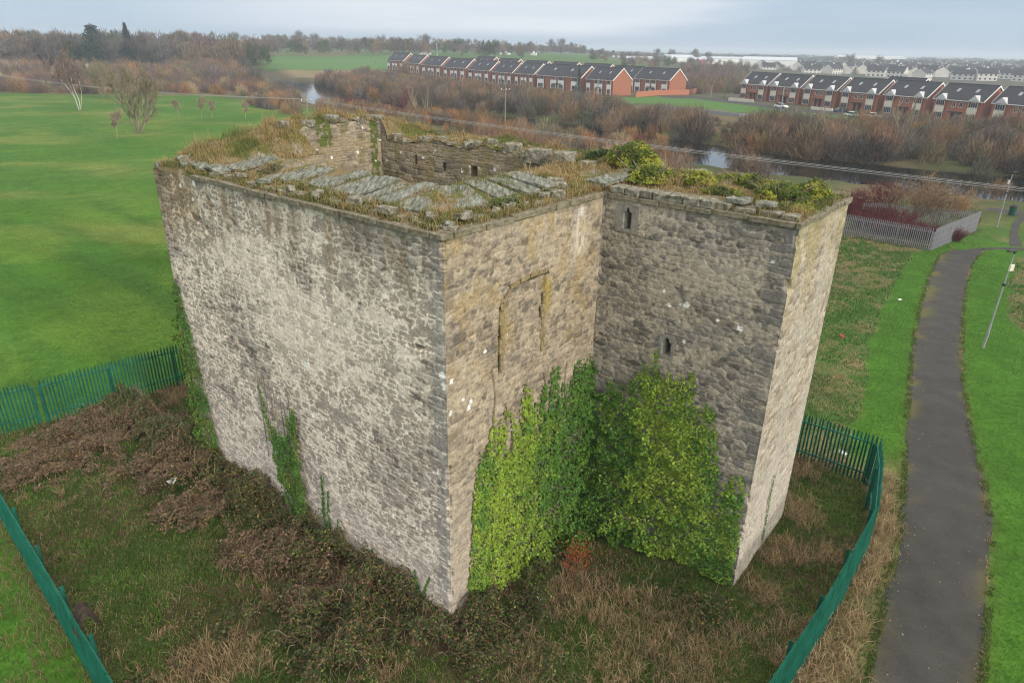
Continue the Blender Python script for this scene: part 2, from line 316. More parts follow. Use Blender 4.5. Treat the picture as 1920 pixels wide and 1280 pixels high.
# ------------------------------------------------------------------ tower masonry
def masonry(name, parent, place, normal, width, z0, z1, sp, seed, colfn, ch=(0.10, 0.27), sw=(0.13, 0.50), carve=None, keep=None, ztop=None, quoin=(False, False), label=None, split=None, rubble=None, chip=None):
    r = rng(seed); nxx = max(2, int(round(width / sp)) + 1); nzz = max(2, int(round((z1 - z0) / sp)) + 1)
    X, Z = np.meshgrid(np.linspace(0, width, nxx), np.linspace(z0, z1, nzz)); X = X.ravel(); Z = Z.ravel()
    zz = Z + 0.22 * (fbm(X / 2.2, Z / 2.2, seed + 1) - 0.5) + 0.10 * (vnoise(X / 0.6, Z / 0.5, seed + 12) - 0.5) + 0.05 * (vnoise(X / 0.22, Z / 0.25, seed + 2) - 0.5)
    bounds = [z0 - 0.4]
    while bounds[-1] < z1 + 0.4: bounds.append(bounds[-1] + r.uniform(*ch))
    bounds = np.array(bounds); ci = np.clip(np.searchsorted(bounds, zz) - 1, 0, len(bounds) - 2)
    d = np.zeros_like(X); r1 = np.zeros_like(X); r2 = np.zeros_like(X); r3 = np.zeros_like(X); xx = X + 0.12 * (vnoise(X / 0.5, Z / 0.45, seed + 13) - 0.5) + 0.06 * (vnoise(X / 0.3, Z / 0.2, seed + 3) - 0.5)
    for c in range(len(bounds) - 1):
        mk = np.nonzero(ci == c)[0]
        hh = bounds[c + 1] - bounds[c]; j = [-0.3 - r.uniform(0, 0.3)]
        while j[-1] < width + 0.5:
            j.append(j[-1] + r.uniform(*sw) * (0.7 + 1.2 * hh))
        j = np.array(j)
        if quoin[0]: j = np.concatenate([[-0.4], [(0.75 if c % 2 else 0.38)], j[j > 0.95]])
        if quoin[1]: j = np.concatenate([j[j < width - 0.95], [width - (0.75 if c % 2 else 0.38), width + 0.4]])
        ra = r.random((len(j), 2, 3)); spl = r.random(len(j)) < 0.34; mid = r.uniform(0.35, 0.65, len(j))
        if len(mk) == 0: continue
        x_ = xx[mk]; z_ = zz[mk]; ji = np.clip(np.searchsorted(j, x_) - 1, 0, len(j) - 2)
        dx = np.minimum(x_ - j[ji], j[ji + 1] - x_); dz = np.minimum(z_ - bounds[c], bounds[c + 1] - z_)
        zm = bounds[c] + hh * mid[ji]; s_ = spl[ji]; hi = (s_ & (z_ > zm)).astype(int)
        dz = np.where(s_, np.minimum(dz, np.abs(z_ - zm)), dz)
        d[mk] = np.minimum(dx, dz); r1[mk] = ra[ji, hi, 0]; r2[mk] = ra[ji, hi, 1]; r3[mk] = ra[ji, hi, 2]
    if rubble is not None:      # uncoursed rubble: jittered cells, some left out so that stones differ in size
        cw, chh = rubble; px_ = (X + 0.10 * (vnoise(X / .5, Z / .5, seed + 31) - .5)) / cw; pz_ = (Z + 0.14 * (fbm(X / 1.4, Z / 1.4, seed + 32) - .5)) / chh; iz = np.floor(pz_).astype(np.int64); f1 = np.full(X.shape, 9.0); f2 = np.full(X.shape, 9.0); q1 = np.zeros_like(X); q2 = np.zeros_like(X); q3 = np.zeros_like(X)
        for dj in (-1, 0, 1):
            j_ = iz + dj; sh = vnoise(j_ * 1.0, j_ * 0.0 + 7, seed + 33) * 3.7; ix = np.floor(px_ + sh).astype(np.int64)
            for di in (-2, -1, 0, 1, 2):
                i_ = ix + di; a1 = vnoise(i_ * 1.0, j_ * 1.0, seed + 34); a2 = vnoise(i_ * 1.0, j_ * 1.0, seed + 35); a3 = vnoise(i_ * 1.0, j_ * 1.0, seed + 36)
                fx_ = i_ + .5 + .8 * (a1 - .5) - sh; fz_ = j_ + .5 + .34 * (a2 - .5); dd_ = (np.abs((px_ - fx_) * 1.0) ** 4 + np.abs((pz_ - fz_) * 1.12) ** 4) ** (1 / 4) + np.where(a3 < .22, 9.0, -.30 * (a3 - .5))
                nw = dd_ < f1; f2 = np.where(nw, f1, np.minimum(f2, dd_)); q1 = np.where(nw, (a1 * 7.13 + a3 * 3.7) % 1, q1); q2 = np.where(nw, (a2 * 5.31 + a1 * 2.9) % 1, q2); q3 = np.where(nw, (a3 * 9.7 + a2 * 4.3) % 1, q3); f1 = np.where(nw, dd_, f1)
        inner = np.ones(X.shape, bool)
        if quoin[0]: inner &= X > np.where(ci % 2 == 1, .75, .38)
        if quoin[1]: inner &= X < width - np.where(ci % 2 == 1, .75, .38)
        d = np.where(inner, (f2 - f1) * .5 * min(cw, chh), d); r1 = np.where(inner, q1, r1); r2 = np.where(inner, q2, r2); r3 = np.where(inner, q3, r3)
    mort = 1 - (sst(0.003, 0.024, d + 0.014 * (vnoise(X / 0.06, Z / 0.06, seed + 4) - 0.5)) if rubble is not None else sst(0.008, 0.04, d)); mort = mort if rubble is None else mort * sst(.30, .52, fbm(X / .35, Z / .3, seed + 41))
    mort0 = 1 - sst(0.008, 0.04, d + 0.02 * (vnoise(X / 0.06, Z / 0.06, seed + 4) - 0.5))
    col, flush = colfn(X, Z, r1, r2, r3, mort)
    h = ((r3 - 0.35) * 0.022 - 0.015 * mort0) * (1 - 0.88 * flush) + 0.02 * (fbm(X / 0.15, Z / 0.15, seed + 5) - 0.5)
    h = h + 0.07 * (fbm(X / 2.5, Z / 2.5, seed + 6) - 0.5)
    h *= sst(0, 0.07, X) * sst(0, 0.07, width - X)
    if carve is not None: h = h + carve(X, Z)
    if ztop is not None:
        Z = np.minimum(Z, ztop(X) + .0005 * (Z - z1))
    V = place(X, Z) + np.asarray(normal)[None] * h[:, None]
    if chip is not None:        # worn arrises: both walls of a corner lose the same chips
        for side, other, sd in chip:
            e_ = X if side == 0 else width - X; cz = .11 * sst(.5, .8, fbm(Z / .38, Z * 0 + 3, sd)) + .022 * vnoise(Z / .12, Z * 0, sd + 5)
            V -= (np.asarray(normal) + other)[None] * (cz * (1 - sst(0, .16, e_)))[:, None]
    idx = np.arange(nxx * nzz).reshape(nzz, nxx); q = np.stack([idx[:-1, :-1], idx[:-1, 1:], idx[1:, 1:], idx[1:, :-1]], -1).reshape(-1, 4)
    cxm = X[q].mean(1); czm = Z[q].mean(1)
    if keep is not None: q = q[keep(cxm, czm)]; cxm = X[q].mean(1); czm = Z[q].mean(1)
    sets = [(name, q, label)]
    if split is not None:
        sm = split[1](cxm, czm); sets = [(name, q[~sm], label), (split[0], q[sm], split[2])]
    outs = []
    for nm, f, lb in sets:
        used = np.unique(f); re = np.full(len(V), -1); re[used] = np.arange(len(used))
        o = mesh_np(nm, V[used], [re[f]], M_STONE, parent, col=np.clip(col[used], 0.01, 0.95), smooth=False)
        if lb: o['label'] = lb
        outs.append(o)
    return outs

def spots(col, X, Z, pts):
    for (x, z, rad) in pts:
        dd = np.hypot(X - x, (Z - z)) + 0.06 * (vnoise(X / 0.09, Z / 0.09, 77) - 0.5)
        col = mixc(col, [0.8, 0.79, 0.75], 1 - sst(rad * 0.8, rad * 1.1, dd))
    return col
def pal(r1, cols):
    cols = np.asarray(cols); i = np.clip((r1 * len(cols)).astype(int), 0, len(cols) - 1); return cols[i]

def col_front(X, Z, r1, r2, r3, mort):     # X from the far left corner to the front corner
    u = X + UL
    st = pal(r1, [(.33, .29, .245), (.25, .225, .195), (.40, .36, .31), (.19, .17, .15), (.35, .31, .27), (.29, .245, .205), (.44, .395, .34)]) * (0.75 + 0.5 * r2)[:, None]
    fine = fbm(u / 0.11, Z / 0.09, 108, 3); med = fbm(u / 0.55, Z / 0.38, 109, 3); big = fbm(u / 2.4, Z / 2.0, 101)
    patch = np.exp(-((u + 8.6) / 1.7) ** 2 - ((Z - 9.7) / 1.0) ** 2) + np.exp(-((u + 5.4) / 2.6) ** 2 - ((Z - 8.7) / 0.9) ** 2) + .8 * np.exp(-((u + 6.5) / 3) ** 2 - ((Z - 7.4) / .7) ** 2)
    lime = np.array([.86, .765, .65])
    L = sst(0.44, 0.545, big * .46 + med * .32 + fine * .22 + .12 * np.clip(patch, 0, 1) - .05 * sst(10.8, 12, Z)) * (1 - .45 * (r1 > .80))
    c = mixc(st, lime, np.clip(mort * 0.34 + L * 0.70, 0, 0.93))
    dk = (med + .6 * (r2 - .5) * .4 + .45 * (big - .5) > .585) * (mort < .5); c = mixc(c, [.175, .148, .130], .62 * dk * (1 - .6 * np.clip(patch, 0, 1)))
    strk = sst(0.5, 0.66, fbm(u / 0.28, Z / 3.2, 104)) * sst(8.8, 12, Z); c = mixc(c, [.19, .16, .11], 0.5 * strk)
    och = sst(0.52, 0.68, fbm(u / 0.5, Z / 1.9, 105)) * sst(9.2, 12, Z); c = mixc(c, [.30, .215, .115], 0.5 * och)
    bro = (1 - sst(-13.4, -11.0, u)) * sst(9, 11, Z); c = mixc(c, c * np.array([.82, .76, .66]), bro)
    low = 1 - sst(0.0, 4.0, Z + 1.2 * (fbm(u / 2, Z / 2, 107) - .5)); c = mixc(c, [.66, .615, .54], 0.38 * low)
    q = sst(-0.62, -0.42, u) * (mort < .6); c = mixc(c, [.235, .235, .23], .55 * q)
    c = c * np.array([1.05, 1.01, .985]); c = c * (1 - .16 * sst(10.2, 12, Z))[:, None]
    c = spots(c, u, Z, [(-6.29, 6.95, .11), (-6.21, 5.12, .12), (-11.74, 12.05, .09), (-12.73, 11.85, .08), (-12.0, 11.5, .07), (-9.25, 11.7, .05), (-4.64, 11.3, .06), (-6.67, 3.19, .06), (-0.13, 8.55, .13), (-0.1, 8.25, .10), (-6.3, 7.3, .05)])
    return c, np.clip(L * .9, 0, 1)
def col_side(X, Z, r1, r2, r3, mort):      # wall B, X = v
    st = pal(r1, [(.25, .20, .145), (.20, .162, .12), (.29, .235, .17), (.235, .195, .152), (.165, .14, .115), (.33, .27, .20)]) * (0.8 + 0.4 * r2)[:, None]
    L = sst(0.44, 0.64, fbm(X / 1.0, Z / 0.7, 111) * 0.45 + 0.55 * fbm(X / 0.12, Z / 0.10, 112, 3) + 0.16 * np.exp(-((X - 5.5) / 1.5) ** 2 - ((Z - 11.3) / 0.9) ** 2))
    c = mixc(st, [.45, .38, .28], np.clip(mort * 0.42 + L * 0.48, 0, 0.9))
    och = sst(0.52, 0.7, fbm(X / 0.4, Z / 0.8, 113)) * sst(6.5, 9, Z); c = mixc(c, [.33, .235, .085], 0.42 * och)
    wl = np.exp(-((X - 4.35) / .16) ** 2) * sst(7.6, 8.4, Z) * (1 - sst(10.1, 10.5, Z)) + np.exp(-((X - 2.35) / .2) ** 2) * sst(7.9, 8.4, Z) * (1 - sst(9.7, 10.1, Z)); c = mixc(c, [.33, .25, .05], 0.75 * np.clip(wl, 0, 1) * sst(.3, .6, fbm(X / .3, Z / .8, 114)))
    c = mixc(c, [.66, .63, .56], 0.7 * np.exp(-((X - 6.0) / .25) ** 2) * sst(10.4, 10.9, Z) * (1 - sst(11.9, 12.2, Z)) * sst(.35, .6, fbm(X / .15, Z / .5, 115)))
    crack_shade = in_poly(X, Z, [(2.5, 10.34), (4.30, 10.52), (4.45, 10.36), (4.2, 10.33), (2.72, 10.27)]) | (in_poly(X, Z, [(2.08, 9.7), (2.5, 10.36), (2.66, 10.22), (2.22, 9.6)]) & (vnoise(X / .1, Z / .1, 8) > .42)) | ((np.abs(X - 2.19) < .035) & (Z > 7.9) & (Z < 9.9) & (vnoise(X * 0, Z / .3, 6) > .35)); c = mixc(c, [.085, .075, .05], .75 * crack_shade * (vnoise(X / .18, Z / .1, 12) > .22))  # window cracks coloured dark so that they read as shaded gaps
    low = 1 - sst(2, 6.5, Z); c = mixc(c, [.44, .385, .31], 0.5 * low)
    c = spots(c, X, Z, [(0.2, 8.35, .07), (0.88, 7.29, .10), (0.63, 7.62, .06), (0.14, 7.41, .06), (1.56, 8.77, .06), (0.95, 7.45, .07), (2.6, 8.9, .04), (4.2, 9.4, .04)])
    return c, L
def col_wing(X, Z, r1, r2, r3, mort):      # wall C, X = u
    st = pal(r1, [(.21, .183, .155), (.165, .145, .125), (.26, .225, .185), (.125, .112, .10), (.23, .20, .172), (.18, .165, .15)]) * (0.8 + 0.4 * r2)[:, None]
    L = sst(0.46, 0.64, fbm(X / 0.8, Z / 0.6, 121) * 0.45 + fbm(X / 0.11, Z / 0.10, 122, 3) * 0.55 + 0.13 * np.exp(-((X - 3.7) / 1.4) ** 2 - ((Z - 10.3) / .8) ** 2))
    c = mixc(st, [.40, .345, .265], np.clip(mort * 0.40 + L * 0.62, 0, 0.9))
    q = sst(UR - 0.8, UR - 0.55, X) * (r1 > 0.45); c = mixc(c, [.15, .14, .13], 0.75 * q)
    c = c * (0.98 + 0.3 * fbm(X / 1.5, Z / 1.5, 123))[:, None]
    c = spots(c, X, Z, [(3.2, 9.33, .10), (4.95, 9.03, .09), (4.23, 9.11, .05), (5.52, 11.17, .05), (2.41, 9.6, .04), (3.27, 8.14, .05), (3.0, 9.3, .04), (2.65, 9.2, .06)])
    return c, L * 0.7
def col_end(X, Z, r1, r2, r3, mort):       # wall D
    st = pal(r1, [(.35, .295, .225), (.29, .245, .185), (.40, .34, .265), (.24, .205, .165), (.33, .28, .22)]) * (0.8 + 0.4 * r2)[:, None]
    L = sst(0.5, 0.7, fbm(X / 0.8, Z / 1.6, 131)); c = mixc(st, [.42, .385, .325], np.clip(mort * 0.5 + L * 0.5, 0, 0.9))
    c = mixc(c, [.30, .25, .10], 0.6 * sst(8.5, 12, Z) * sst(.3, .7, fbm(X / .5, Z / 2, 132)))
    return mixc(c, [.47, .435, .38], 0.5 * (1 - sst(1, 6, Z))), L
def col_inner(X, Z, r1, r2, r3, mort, seed_moss=False):
    st = pal(r1, [(.27, .225, .165), (.205, .175, .13), (.33, .28, .21), (.24, .205, .155), (.15, .13, .105)]) * (0.8 + 0.4 * r2)[:, None]
    c = mixc(st, [.31, .265, .19], mort * 0.3 + 0.5 * sst(.5, .7, fbm(X / .9, Z / .6, 141)))
    mo = sst(0.52, 0.68, fbm(X / 0.5, Z / 1.4, 142)); c = mixc(c, [.12, .12, .03], 0.55 * mo); c = mixc(c, [.30, .235, .14], .55 * sst(.45, .65, fbm(X / 1.4, Z / .9, 143)))
    if seed_moss: c = mixc(c, [.075, .105, .016], .85 * ((np.abs(X - .28 - .12 * vnoise(Z / .3, Z * 0, 3)) < .22) | ((np.abs(X - 2.9) < .28 + .1 * vnoise(Z / .2, Z * 0, 4)) & (Z > 12.7))) * (vnoise(X / .12, Z / .15, 9) > .38))
    return spots(c, X, Z, [(x, z, s) for x, z, s in zip(rng(3).uniform(0, 11, 30), rng(4).uniform(11.0, 13.4, 30), rng(5).uniform(.025, .055, 30))]), mort * 0

tower = thing('tower_house', 'ruined grey stone tower house with grass grown roof and ivy in its corner', 'tower', tuple(W(0, 0, 0)))
tower_inv = Matrix.Translation(Vector(tower.location)).inverted()
def tw(o):   # parts are modelled in world space: keep them there under the tower's empty
    o.parent = tower; o.matrix_parent_inverse = tower_inv; return o
def carve_a(X, Z):
    u = X + UL; h = np.zeros_like(X)
    def slot(x0, x1, z0, z1, dep, slope=0.0):
        s = (u > x0) & (u < x1) & (Z > z0 + slope * (u - x0)) & (Z < z1 + slope * (u - x0)); h[s] -= dep
    slot(-12.35, -11.6, 10.72, 10.98, .16, -.1); slot(-11.5, -10.95, 10.35, 10.66, .12, -.1)
    slot(-11.5, -10.75, 6.55, 6.7, .14, 0.0); slot(-10.5, -9.5, 6.45, 6.62, .16, -.05); slot(-9.75, -9.45, 6.28, 6.5, .16)
    slot(-1.15, -0.45, 9.03, 9.16, .18, .1); slot(-0.95, -0.8, 8.8, 9.05, .10); slot(-2.3, -2.1, 4.95, 5.1, .1)
    return h
wp = [(2.22, 7.95), (3.95, 7.95), (4.28, 9.84), (4.27, 10.42), (2.75, 10.42), (2.52, 10.30), (2.22, 10.05)]
def carve_b(X, Z):
    ins = in_poly(X, Z, wp); h = np.where(ins, -0.07, 0.0)
    h = np.where((np.abs(X - 2.19 - .05 * (vnoise(X * 0, Z / .25, 5) - .5)) < .05) & (Z > 7.8) & (Z < 9.9), -.12, h)
    crack = in_poly(X, Z, [(2.55, 10.40), (4.30, 10.48), (4.42, 10.38), (4.2, 10.36), (2.7, 10.33)]); h = np.where(crack, -0.42, h)
    sl_ = in_poly(X, Z, [(2.08, 9.7), (2.5, 10.3), (2.6, 10.2), (2.22, 9.6)]) & (vnoise(X / .1, Z / .1, 8) > .55); return np.where(sl_, -0.22, h)
SL = [(0.52, 1.28, 11.22, 12.06), (2.46, 2.96, 7.42, 8.18)]
def keep_c(x, z):
    k_ = np.ones(len(x), bool)
    for a, b_, c_, d_ in SL: k_ &= ~((x > a) & (x < b_) & (z > c_) & (z < d_))
    return k_
ZC = 12.24
tw(masonry('wall', None, lambda x, z: W(x + UL, 0, z), N_A, -UL, -0.4, ZC, 0.04, 1, col_front, carve=carve_a, quoin=(False, True), ch=(.2, .42), rubble=(.28, .15), chip=[(1, N_B, 900)], label='long pale grey front wall with lime patches and small slots')[0])
for o in masonry('wall', None, lambda x, z: W(0, x, z), N_B, VI, -0.4, ZC, 0.04, 2, col_side, carve=carve_b, quoin=(True, False), ch=(.2, .42), rubble=(.26, .145), chip=[(0, N_A, 900)], label='warm buff return wall stained with ochre lichen', split=('blocked_window', lambda x, z: in_poly(x, z, wp), 'tall window opening walled up with rubble')): tw(o)
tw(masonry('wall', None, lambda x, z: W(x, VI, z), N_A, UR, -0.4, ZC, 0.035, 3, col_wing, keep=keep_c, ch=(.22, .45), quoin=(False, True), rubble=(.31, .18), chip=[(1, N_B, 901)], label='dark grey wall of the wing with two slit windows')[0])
tw(masonry('wall', None, lambda x, z: W(UR, x + VI, z), N_B, VB - VI, -0.4, ZC, 0.035, 4, col_end, rubble=(.30, .16), chip=[(0, N_A, 901)], label='narrow pale sunlit end wall of the wing')[0])
tw(masonry('wall', None, lambda x, z: W(UR - x, VB, z), -N_A, UR - UL, -0.4, 12.5, 0.14, 5, col_end, label='rear wall')[0])
tw(masonry('wall', None, lambda x, z: W(UL, VB - x, z), -N_B, VB, -0.4, ZC, 0.10, 6, col_front, label='far left wall covered with ivy at its corner')[0])

# top of the walls as a height field over the L-shaped plan with the open well in the middle
CU0, CU1, CV0, CV1 = -12.3, -2.75, 2.65, 8.8
FU1, FV1 = -10.7, 4.7     # corner of the well choked with earth and grass
def ztop(u, v):
    de = np.minimum.reduce([v - 0.0, u - UL, VB - v, np.where((u < 0) & (v > VI), np.hypot(u, v - VI), np.where(u < 0, -u, v - VI)), UR - u])
    z = 12.33 + 0.12 * sst(0.25, 0.8, de) + 0.30 * sst(0.5, 2.7, de)
    left = 1 - sst(-12.3, -11.5, u); zl = np.interp(v, [0, 1, 2.5, 4.3, 7, 9, 10.5, 12], [12.42, 12.72, 13.1, 13.5, 13.72, 13.55, 13.1, 12.8]) - 0.35 * (1 - sst(0, 1.0, u - UL))
    z = z * (1 - left) + np.maximum(zl, z) * left
    back = sst(8.0, 8.72, v); zb = 12.84 - 0.30 * (1 - sst(0, 0.7, VB - v)) + 0.08 * np.sin(u * 0.6)
    z = z * (1 - back) + np.maximum(np.where(left > 0.5, z, 0), zb) * back
    wing = sst(-0.3, 0.4, u) * sst(VI - .2, VI + .3, v); zw = 12.42 + 0.28 * sst(.2, 2.0, de) - .05 * sst(3, 6, u)
    z = z * (1 - wing) + zw * wing
    z = np.where(de < 0.03, 12.18, z)
    fill = (1 - sst(-12.4, -10.5, u)) * sst(2.2, 2.9, v) * (v < FV1 + .1) * (u > CU0 - .3); z = np.where((u > CU0 - .3) & (u < FU1 + .1) & (v > 2.2) & (v < FV1 + .1), z * (1 - sst(2.2, 2.9, v)) + (12.62 + (zl - 12.62) * (1 - sst(-12.6, -10.9, u))) * sst(2.2, 2.9, v), z)
    rag_ = np.maximum(1 - sst(-12.0, -11.0, u), sst(8.3, 9.0, v) * (u < 0))
    return z + (0.16 + .42 * rag_) * (fbm(u / 0.9, v / 0.9, 151) - 0.5) * sst(0.1, 0.6, de) + .22 * rag_ * (vnoise(u / .32, v / .32, 153) - .5) * sst(.1, .6, de) + 0.07 * (fbm(u / 0.25, v / 0.25, 152) - 0.5) * sst(0.1, .5, de)
def top_col(u, v):
    c = mixc(np.broadcast_to([.19, .145, .075], u.shape + (3,)), [.10, .11, .03], sst(.42, .6, fbm(u / 1.1, v / 1.1, 161)))
    c = mixc(c, [.27, .24, .19], 0.8 * sst(.56, .66, fbm(u / .5, v / .5, 162))); return c
us = np.arange(UL, UR + 0.04, 0.075); vs_ = np.arange(0, VB + 0.04, 0.075); UU, VV = np.meshgrid(us, vs_); UU = UU.ravel(); VV = VV.ravel()
idx = np.arange(len(us) * len(vs_)).reshape(len(vs_), len(us)); q = np.stack([idx[:-1, :-1], idx[:-1, 1:], idx[1:, 1:], idx[1:, :-1]], -1).reshape(-1, 4)
um, vm = UU[q].mean(1), VV[q].mean(1); kp = ~((um > 0) & (vm < VI)) & ~((um > CU0) & (um < CU1) & (vm > CV0) & (vm < CV1) & ~((um < FU1) & (vm < FV1))); q = q[kp]
us_ = np.unique(q); re = np.full(len(UU), -1); re[us_] = np.arange(len(us_))
M_SOIL = mat_attr('wall_top_soil', 0.95, 2.0, 0.2, bump=0.8, bump_scale=12, spec=0.1, fine=0.3, fine_scale=25)
tw(mesh_np('wall_top', W(UU, VV, ztop(UU, VV))[us_], [re[q]], M_SOIL, col=top_col(UU, VV)[us_], smooth=True))['label'] = 'broken wall heads overgrown with turf'
def inner_carve(X, Z):
    u = X + CU0; h = np.zeros_like(X)
    for x0, x1, z0, z1, dp in ((-7.1, -6.75, 11.75, 12.2, .5), (-4.9, -4.1, 11.8, 12.12, .6), (-3.9, -3.2, 11.7, 12.1, .6), (-10.2, -10.05, 11.9, 12.25, .3), (-8.6, -8.45, 11.8, 12.15, .3)): h[(u > x0) & (u < x1) & (Z > z0) & (Z < z1)] -= dp
    return h
tw(masonry('inner_wall', None, lambda x, z: W(x + CU0, CV1, z), N_A, CU1 - CU0 + 1.9, 9.4, 13.6, 0.045, 7, col_inner, carve=inner_carve, ch=(.16, .36), sw=(.2, .6), ztop=lambda x: ztop(x + CU0, np.full_like(x, CV1 + .04)))[0])
tw(masonry('inner_wall', None, lambda x, z: W(CU0, CV1 - x, z), N_B, CV1 - FV1, 9.4, 14.3, 0.05, 8, lambda *a: col_inner(*a, seed_moss=True), ztop=lambda x: ztop(np.full_like(x, CU0 - .04), CV1 - x))[0])
tw(masonry('inner_wall', None, lambda x, z: W(FU1, FV1 - x, z), N_B, FV1 - CV0, 9.4, 13.9, 0.06, 14, col_inner, ztop=lambda x: ztop(np.full_like(x, FU1 - .04), FV1 - x))[0])
tw(masonry('inner_wall', None, lambda x, z: W(FU1 - x, FV1, z), -N_A, FU1 - CU0, 9.4, 14.0, 0.10, 15, col_inner, ztop=lambda x: ztop(FU1 - x, np.full_like(x, FV1 - .04)))[0])
tw(masonry('inner_wall', None, lambda x, z: W(CU1 - x, CV0, z), -N_A, CU1 - CU0, 9.4, 13.4, 0.10, 9, col_inner, ztop=lambda x: ztop(CU1 - x, np.full_like(x, CV0 - .04)))[0])
tw(masonry('inner_wall', None, lambda x, z: W(CU1, CV0 + x, z), -N_B, CV1 - CV0, 9.4, 13.4, 0.10, 10, col_inner, ztop=lambda x: ztop(np.full_like(x, CU1 + .04), CV0 + x))[0])
fu, fv = np.meshgrid(np.linspace(CU0, CU1, 60), np.linspace(CV0, CV1, 40)); fi = np.arange(2400).reshape(40, 60)
tw(mesh_np('inner_floor', W(fu.ravel(), fv.ravel(), 9.5 + .3 * fbm(fu.ravel(), fv.ravel(), 3)), [np.stack([fi[:-1, :-1], fi[:-1, 1:], fi[1:, 1:], fi[1:, :-1]], -1).reshape(-1, 4)], M_SOIL, col=top_col(fu.ravel(), fv.ravel())))

def rough_box(bm, place, size, seed, cuts=4, amp=0.02, taper=None):
    """a weathered block: place maps (a,b,c) in block space to world"""
    sx, sy, sz = size; tmp = bmesh.new(); bmesh.ops.create_cube(tmp, size=1.0)
    bmesh.ops.bevel(tmp, geom=tmp.edges[:], offset=0.07, segments=1, affect='EDGES', clamp_overlap=True)
    bmesh.ops.subdivide_edges(tmp, edges=[e for e in tmp.edges if e.calc_length() > .3], cuts=cuts, use_grid_fill=True)
    vm_ = {}
    for v in tmp.verts:
        x, y, z = v.co; tx = 1 if taper is None else 1 + taper * (y)
        p = Vector((x * sx * tx, y * sy, z * sz)); nn_ = mnoise.noise_vector(p * 3.1 + Vector((seed * 7.3, seed * 1.7, 0))) * amp + mnoise.noise_vector(p * 9 + Vector((seed * 3.3, 0, seed))) * amp * .5
        vm_[v] = bm.verts.new(place(p + nn_))
    for f in tmp.faces: bm.faces.new([vm_[v] for v in f.verts])
    tmp.free()
def bm_obj(name, bm, mat, parent=None, smooth=False):
    me = bpy.data.meshes.new(name); bmesh.ops.recalc_face_normals(bm, faces=bm.faces[:]); bm.to_mesh(me); bm.free()
    if mat: me.materials.append(mat)
    if smooth: me.polygons.foreach_set('use_smooth', np.ones(len(me.polygons), bool))
    o = bpy.data.objects.new(name, me); C.objects.link(o)
    if parent: o.parent = parent
    return o
def stone_mat(name, c1, c2, c3, scale=6.0, streak=1.0):
    m, n, l = new_mat(name); b = n['Principled BSDF']; b.inputs['Roughness'].default_value = .9; b.inputs['Specular IOR Level'].default_value = .15
    g = n.new('ShaderNodeNewGeometry'); mp = n.new('ShaderNodeMapping'); mp.inputs['Rotation'].default_value = (0, 0, -TA); mp.inputs['Scale'].default_value = (1, streak, 1); l.new(g.outputs['Position'], mp.inputs['Vector'])
    t = n.new('ShaderNodeTexNoise'); t.inputs['Scale'].default_value = scale; t.inputs['Detail'].default_value = 9; t.inputs['Roughness'].default_value = .68; l.new(mp.outputs[0], t.inputs['Vector'])
    r_ = n.new('ShaderNodeValToRGB'); e = r_.color_ramp.elements; e[0].position = .34; e[0].color = (*c1, 1); e[1].position = .68; e[1].color = (*c3, 1); x = e.new(.5); x.color = (*c2, 1); l.new(t.outputs['Fac'], r_.inputs['Fac'])
    l.new(r_.outputs[0], b.inputs['Base Color']); bp = n.new('ShaderNodeBump'); bp.inputs['Strength'].default_value = .7; bp.inputs['Distance'].default_value = .04; l.new(t.outputs['Fac'], bp.inputs['Height']); l.new(bp.outputs[0], b.inputs['Normal'])
    return m
M_SLAB = stone_mat('lichened_slab', (.065, .068, .04), (.165, .17, .135), (.33, .335, .295), 11.0, .14)
M_COP = stone_mat('coping_stone_grey', (.085, .08, .05), (.19, .175, .13), (.36, .34, .29), 7.0)
M_STRING = stone_mat('string_course_stone', (.10, .088, .058), (.185, .16, .11), (.27, .245, .185), 6.0)
M_DRESS = stone_mat('dressed_stone', (.17, .155, .13), (.24, .22, .19), (.31, .285, .24), 5.0)
M_SLIT_SHADE = mat_plain('painted_slit_shade', (0.03, 0.028, 0.025), .95)  # dark colour standing for the unlit space behind the slits

# string course: short lengths butted end to end along the four visible walls
bm = bmesh.new(); rr_ = random.Random(5)
def course(pt, nrm_, along, a0, a1, z):
    a = a0
    while a < a1 - .05:
        ln = min(rr_.uniform(.6, 1.3), a1 - a); c0 = a + ln / 2; dz = rr_.uniform(-.012, .012); out = rr_.uniform(.07, .11)
        base = pt(c0); al = Vector(along); no = Vector(nrm_); s_ = rr_.random() * 50
        def pl(p, base=base, al=al, no=no, z=z, dz=dz, out=out): return Vector((base[0], base[1], 0)) + al * p.x + no * (p.y + out - .2) + Vector((0, 0, z + dz + p.z))
        rough_box(bm, pl, (ln - .012, .4, .15), s_, cuts=3, amp=.016); a += ln
course(lambda a: W(a, 0, 0), N_A, (EU[0], EU[1], 0), -11.75, 0.06, 12.27)
course(lambda a: W(0, a, 0), N_B, (EV[0], EV[1], 0), 0.36, VI - .1, 12.275)
course(lambda a: W(a, VI, 0), N_A, (EU[0], EU[1], 0), 0.14, UR + .05, 12.27)
course(lambda a: W(UR, a, 0), N_B, (EV[0], EV[1], 0), VI + .3, VB, 12.275)
tw(bm_obj('string_course', bm, M_STRING))
